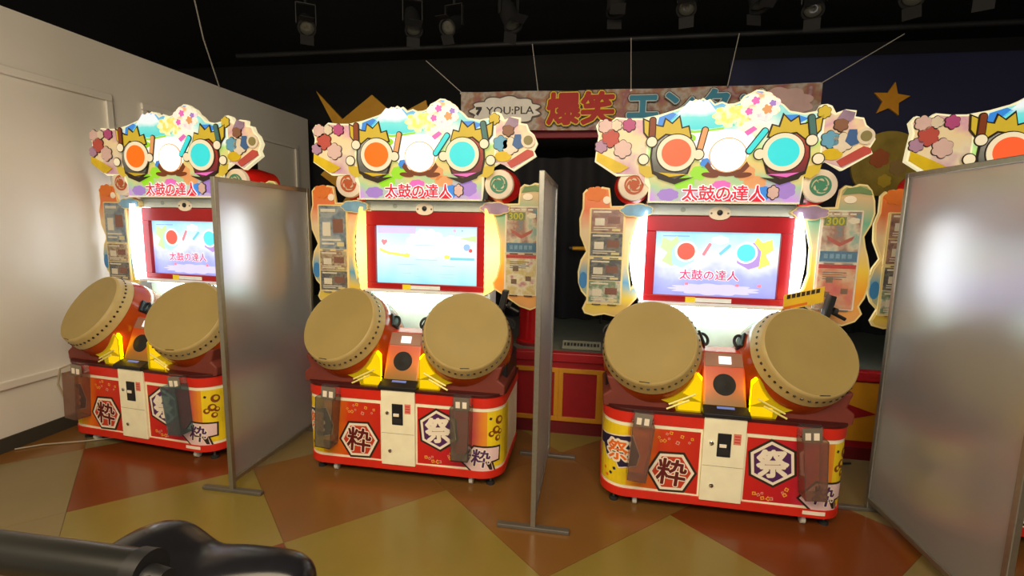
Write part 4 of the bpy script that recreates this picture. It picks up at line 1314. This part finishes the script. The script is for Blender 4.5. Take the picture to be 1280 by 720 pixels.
# ------------------------------------------------------------------ clip stands with cards
def clip_stand(x, y, label, card, rz=0.0, dz=0.0):
    t = thing('clip_stand', label, 'sign holder', (x, y, 0.72), None, rz)
    B().box((0, 0, .012), (.09, .09, .024)).build('base', M_black, t, bevel=.005)
    B().tube([(0, 0, .02), (0, 0, .28 + dz), (.01, -.02, .36 + dz)], .011, 10).build('pole', M_black, t, smooth=True)
    cl = B().box((.01, -.03, .37 + dz), (.035, .05, .12), Matrix.Rotation(radians(12), 3, 'Y')).build('clamp', M_black, t, bevel=.006)
    B().tube([(.02, -.03, .34 + dz), (.10, -.03, .30 + dz)], .010, 8).build('clamp_screw', M_black, cl)
    B().lathe([(0, .02), (.02, .02)], (.035, -.03, .345 + dz), (1, 0, -.4), 12).build('knob', M_dark, cl)
    return t


M_warn = mat('warning_yellow', srgb(230, 190, 40), .5)
t = clip_stand(1.27, 2.86, 'black clip stand holding a yellow card behind the right drum', True)
b = [(-.22, .33), (-.02, .39), (-.02, .475), (-.22, .42)]
cd_ = B().prism(b, -.036, -.032).build('warning_card', M_warn, t, label='yellow lettered card')
for k in range(7):
    x = -.205 + .024 * k
    z = .398 + .0068 * k * .95
    B().prism([(x, z), (x + .018, z + .005), (x + .018, z + .028), (x, z + .023)], -.0375, -.0358).build('print_mark', M_outline, cd_)
B().prism([(-.215, .34), (-.10, .374), (-.10, .388), (-.215, .356)], -.0375, -.0358).build('print_line', mat('warn_orange', srgb(220, 120, 30), .5), cd_)
B().prism([(-.20, .24), (-.03, .26), (-.02, .388), (-.22, .33)], -.033, -.029).build('clear_sleeve', M_clear, t)
t = clip_stand(-0.52, 2.82, 'black clip stand with a dark card beside right drum of the amber cabinet', True, dz=-.04)
B().prism([(-.075, .20), (.05, .19), (.055, -.10), (-.045, -.13)], -.055, -.045).build('dark_card', M_dark, t)

# ------------------------------------------------------------------ cords on the floor
M_cable = mat('black_cable', (0.015, .015, .015), .5)
o = B().tube([(1.33, 2.72, .50), (1.40, 2.80, .42), (1.42, 2.90, .25), (1.44, 3.05, .012), (1.50, 3.20, .010), (1.7, 3.25, .010)], .007, 8).build('power_cord', M_cable, smooth=True)
tag(o, 'black power cord hanging behind the right full cabinet to the floor', 'cord')
o = B().tube([(-3.62 + .02, 2.35, .008), (-3.5, 2.44, .008), (-3.3, 2.53, .008), (-3.15, 2.62, .008)], .005, 6).build('floor_cable', mat('pale_cable', srgb(165, 150, 125), .5))
tag(o, 'thin pale cable on the floor from white wall to leftmost cabinet', 'cord')
o = B().tube([(-3.455, 2.62, .50), (-3.52, 2.60, .47), (-3.55, 2.60, .36), (-3.53, 2.62, .24), (-3.48, 2.64, .18), (-3.45, 2.7, .16)], .006, 8).build('loop_cable', MATS['pale_cable'], smooth=True)
tag(o, 'looped pale cable between white wall and leftmost cabinet side', 'cord')

# ------------------------------------------------------------------ black ride saddle in the foreground
M_leather = mat('black_vinyl', (0.010, 0.010, 0.013), 0.22, nscale=40, noise=.1)
bike = thing('exercise_bike', 'black saddle and thick black tube of a ride machine in the foreground', 'bike', (-0.82, 0.80, 0))
secs = [(-1.03, .765, .040, .030), (-1.005, .785, .070, .040), (-.975, .800, .092, .046), (-.94, .808, .105, .050), (-.90, .812, .108, .050), (-.86, .803, .10, .048), (-.82, .792, .088, .044), (-.78, .789, .075, .041),
        (-.72, .803, .070, .042), (-.66, .810, .060, .042), (-.61, .815, .055, .042), (-.57, .815, .050, .042), (-.545, .808, .042, .038), (-.532, .798, .028, .028), (-.527, .79, .008, .010)]
vs, fs = [], []
n = 20
for (x, z, hw, hh) in secs:
    for k in range(n):
        t_ = 2 * pi * k / n
        c_, s_ = cos(t_), sin(t_)
        yy = hw * (abs(c_) ** .8) * (1 if c_ > 0 else -1)
        zz = hh * (s_ if s_ > 0 else s_ * 1.0)
        vs.append((x + .82, yy, z - .03 + zz))
for i in range(len(secs) - 1):
    for k in range(n):
        a, c_ = i * n + k, i * n + (k + 1) % n
        fs.append((a, c_, c_ + n, a + n))
fs.append(tuple(range(n)))
fs.append(tuple((len(secs) - 1) * n + k for k in range(n)))
o = B().add(vs, fs).build('saddle', M_leather, bike, smooth=True)
md = o.modifiers.new('sub', 'SUBSURF')
md.levels = md.render_levels = 1
B().tube([(-.11, 0, .76), (-.13, 0, .10)], .025, 14).build('seat_post', M_steel, bike, smooth=True)
B().box((-.14, 0, .06), (.60, .30, .10)).build('base', M_black, bike, bevel=.03)
M_tube = mat('black_satin_tube', (0.012, .012, .011), .32)
TY = -.15
B().tube([(-.95, TY, .868), (.075, TY, .886)], .035, 28).build('tube_rail', M_tube, bike, smooth=True)
B().tube([(.055, TY, .8856), (.085, TY, .886)], .0385, 28).build('end_collar', M_black, bike, smooth=True)
B().tube([(.085, TY - .006, .880), (.122, TY - .006, .880)], [.024, .020], 18).build('pivot_block', M_black, bike, smooth=True)
B().lathe([(0, .016), (.004, .016), (.006, .010)], (.106, TY - .027, .886), (0, -1, .4), 16).build('bolt', M_chrome, bike, smooth=True)
B().tube([(-.78, TY, .87), (-.78, TY, .08)], .030, 14).build('rail_post', M_steel, bike, smooth=True)
B().box((-.60, -.09, .05), (.50, .20, .08)).build('base_bar', M_black, bike, bevel=.02)
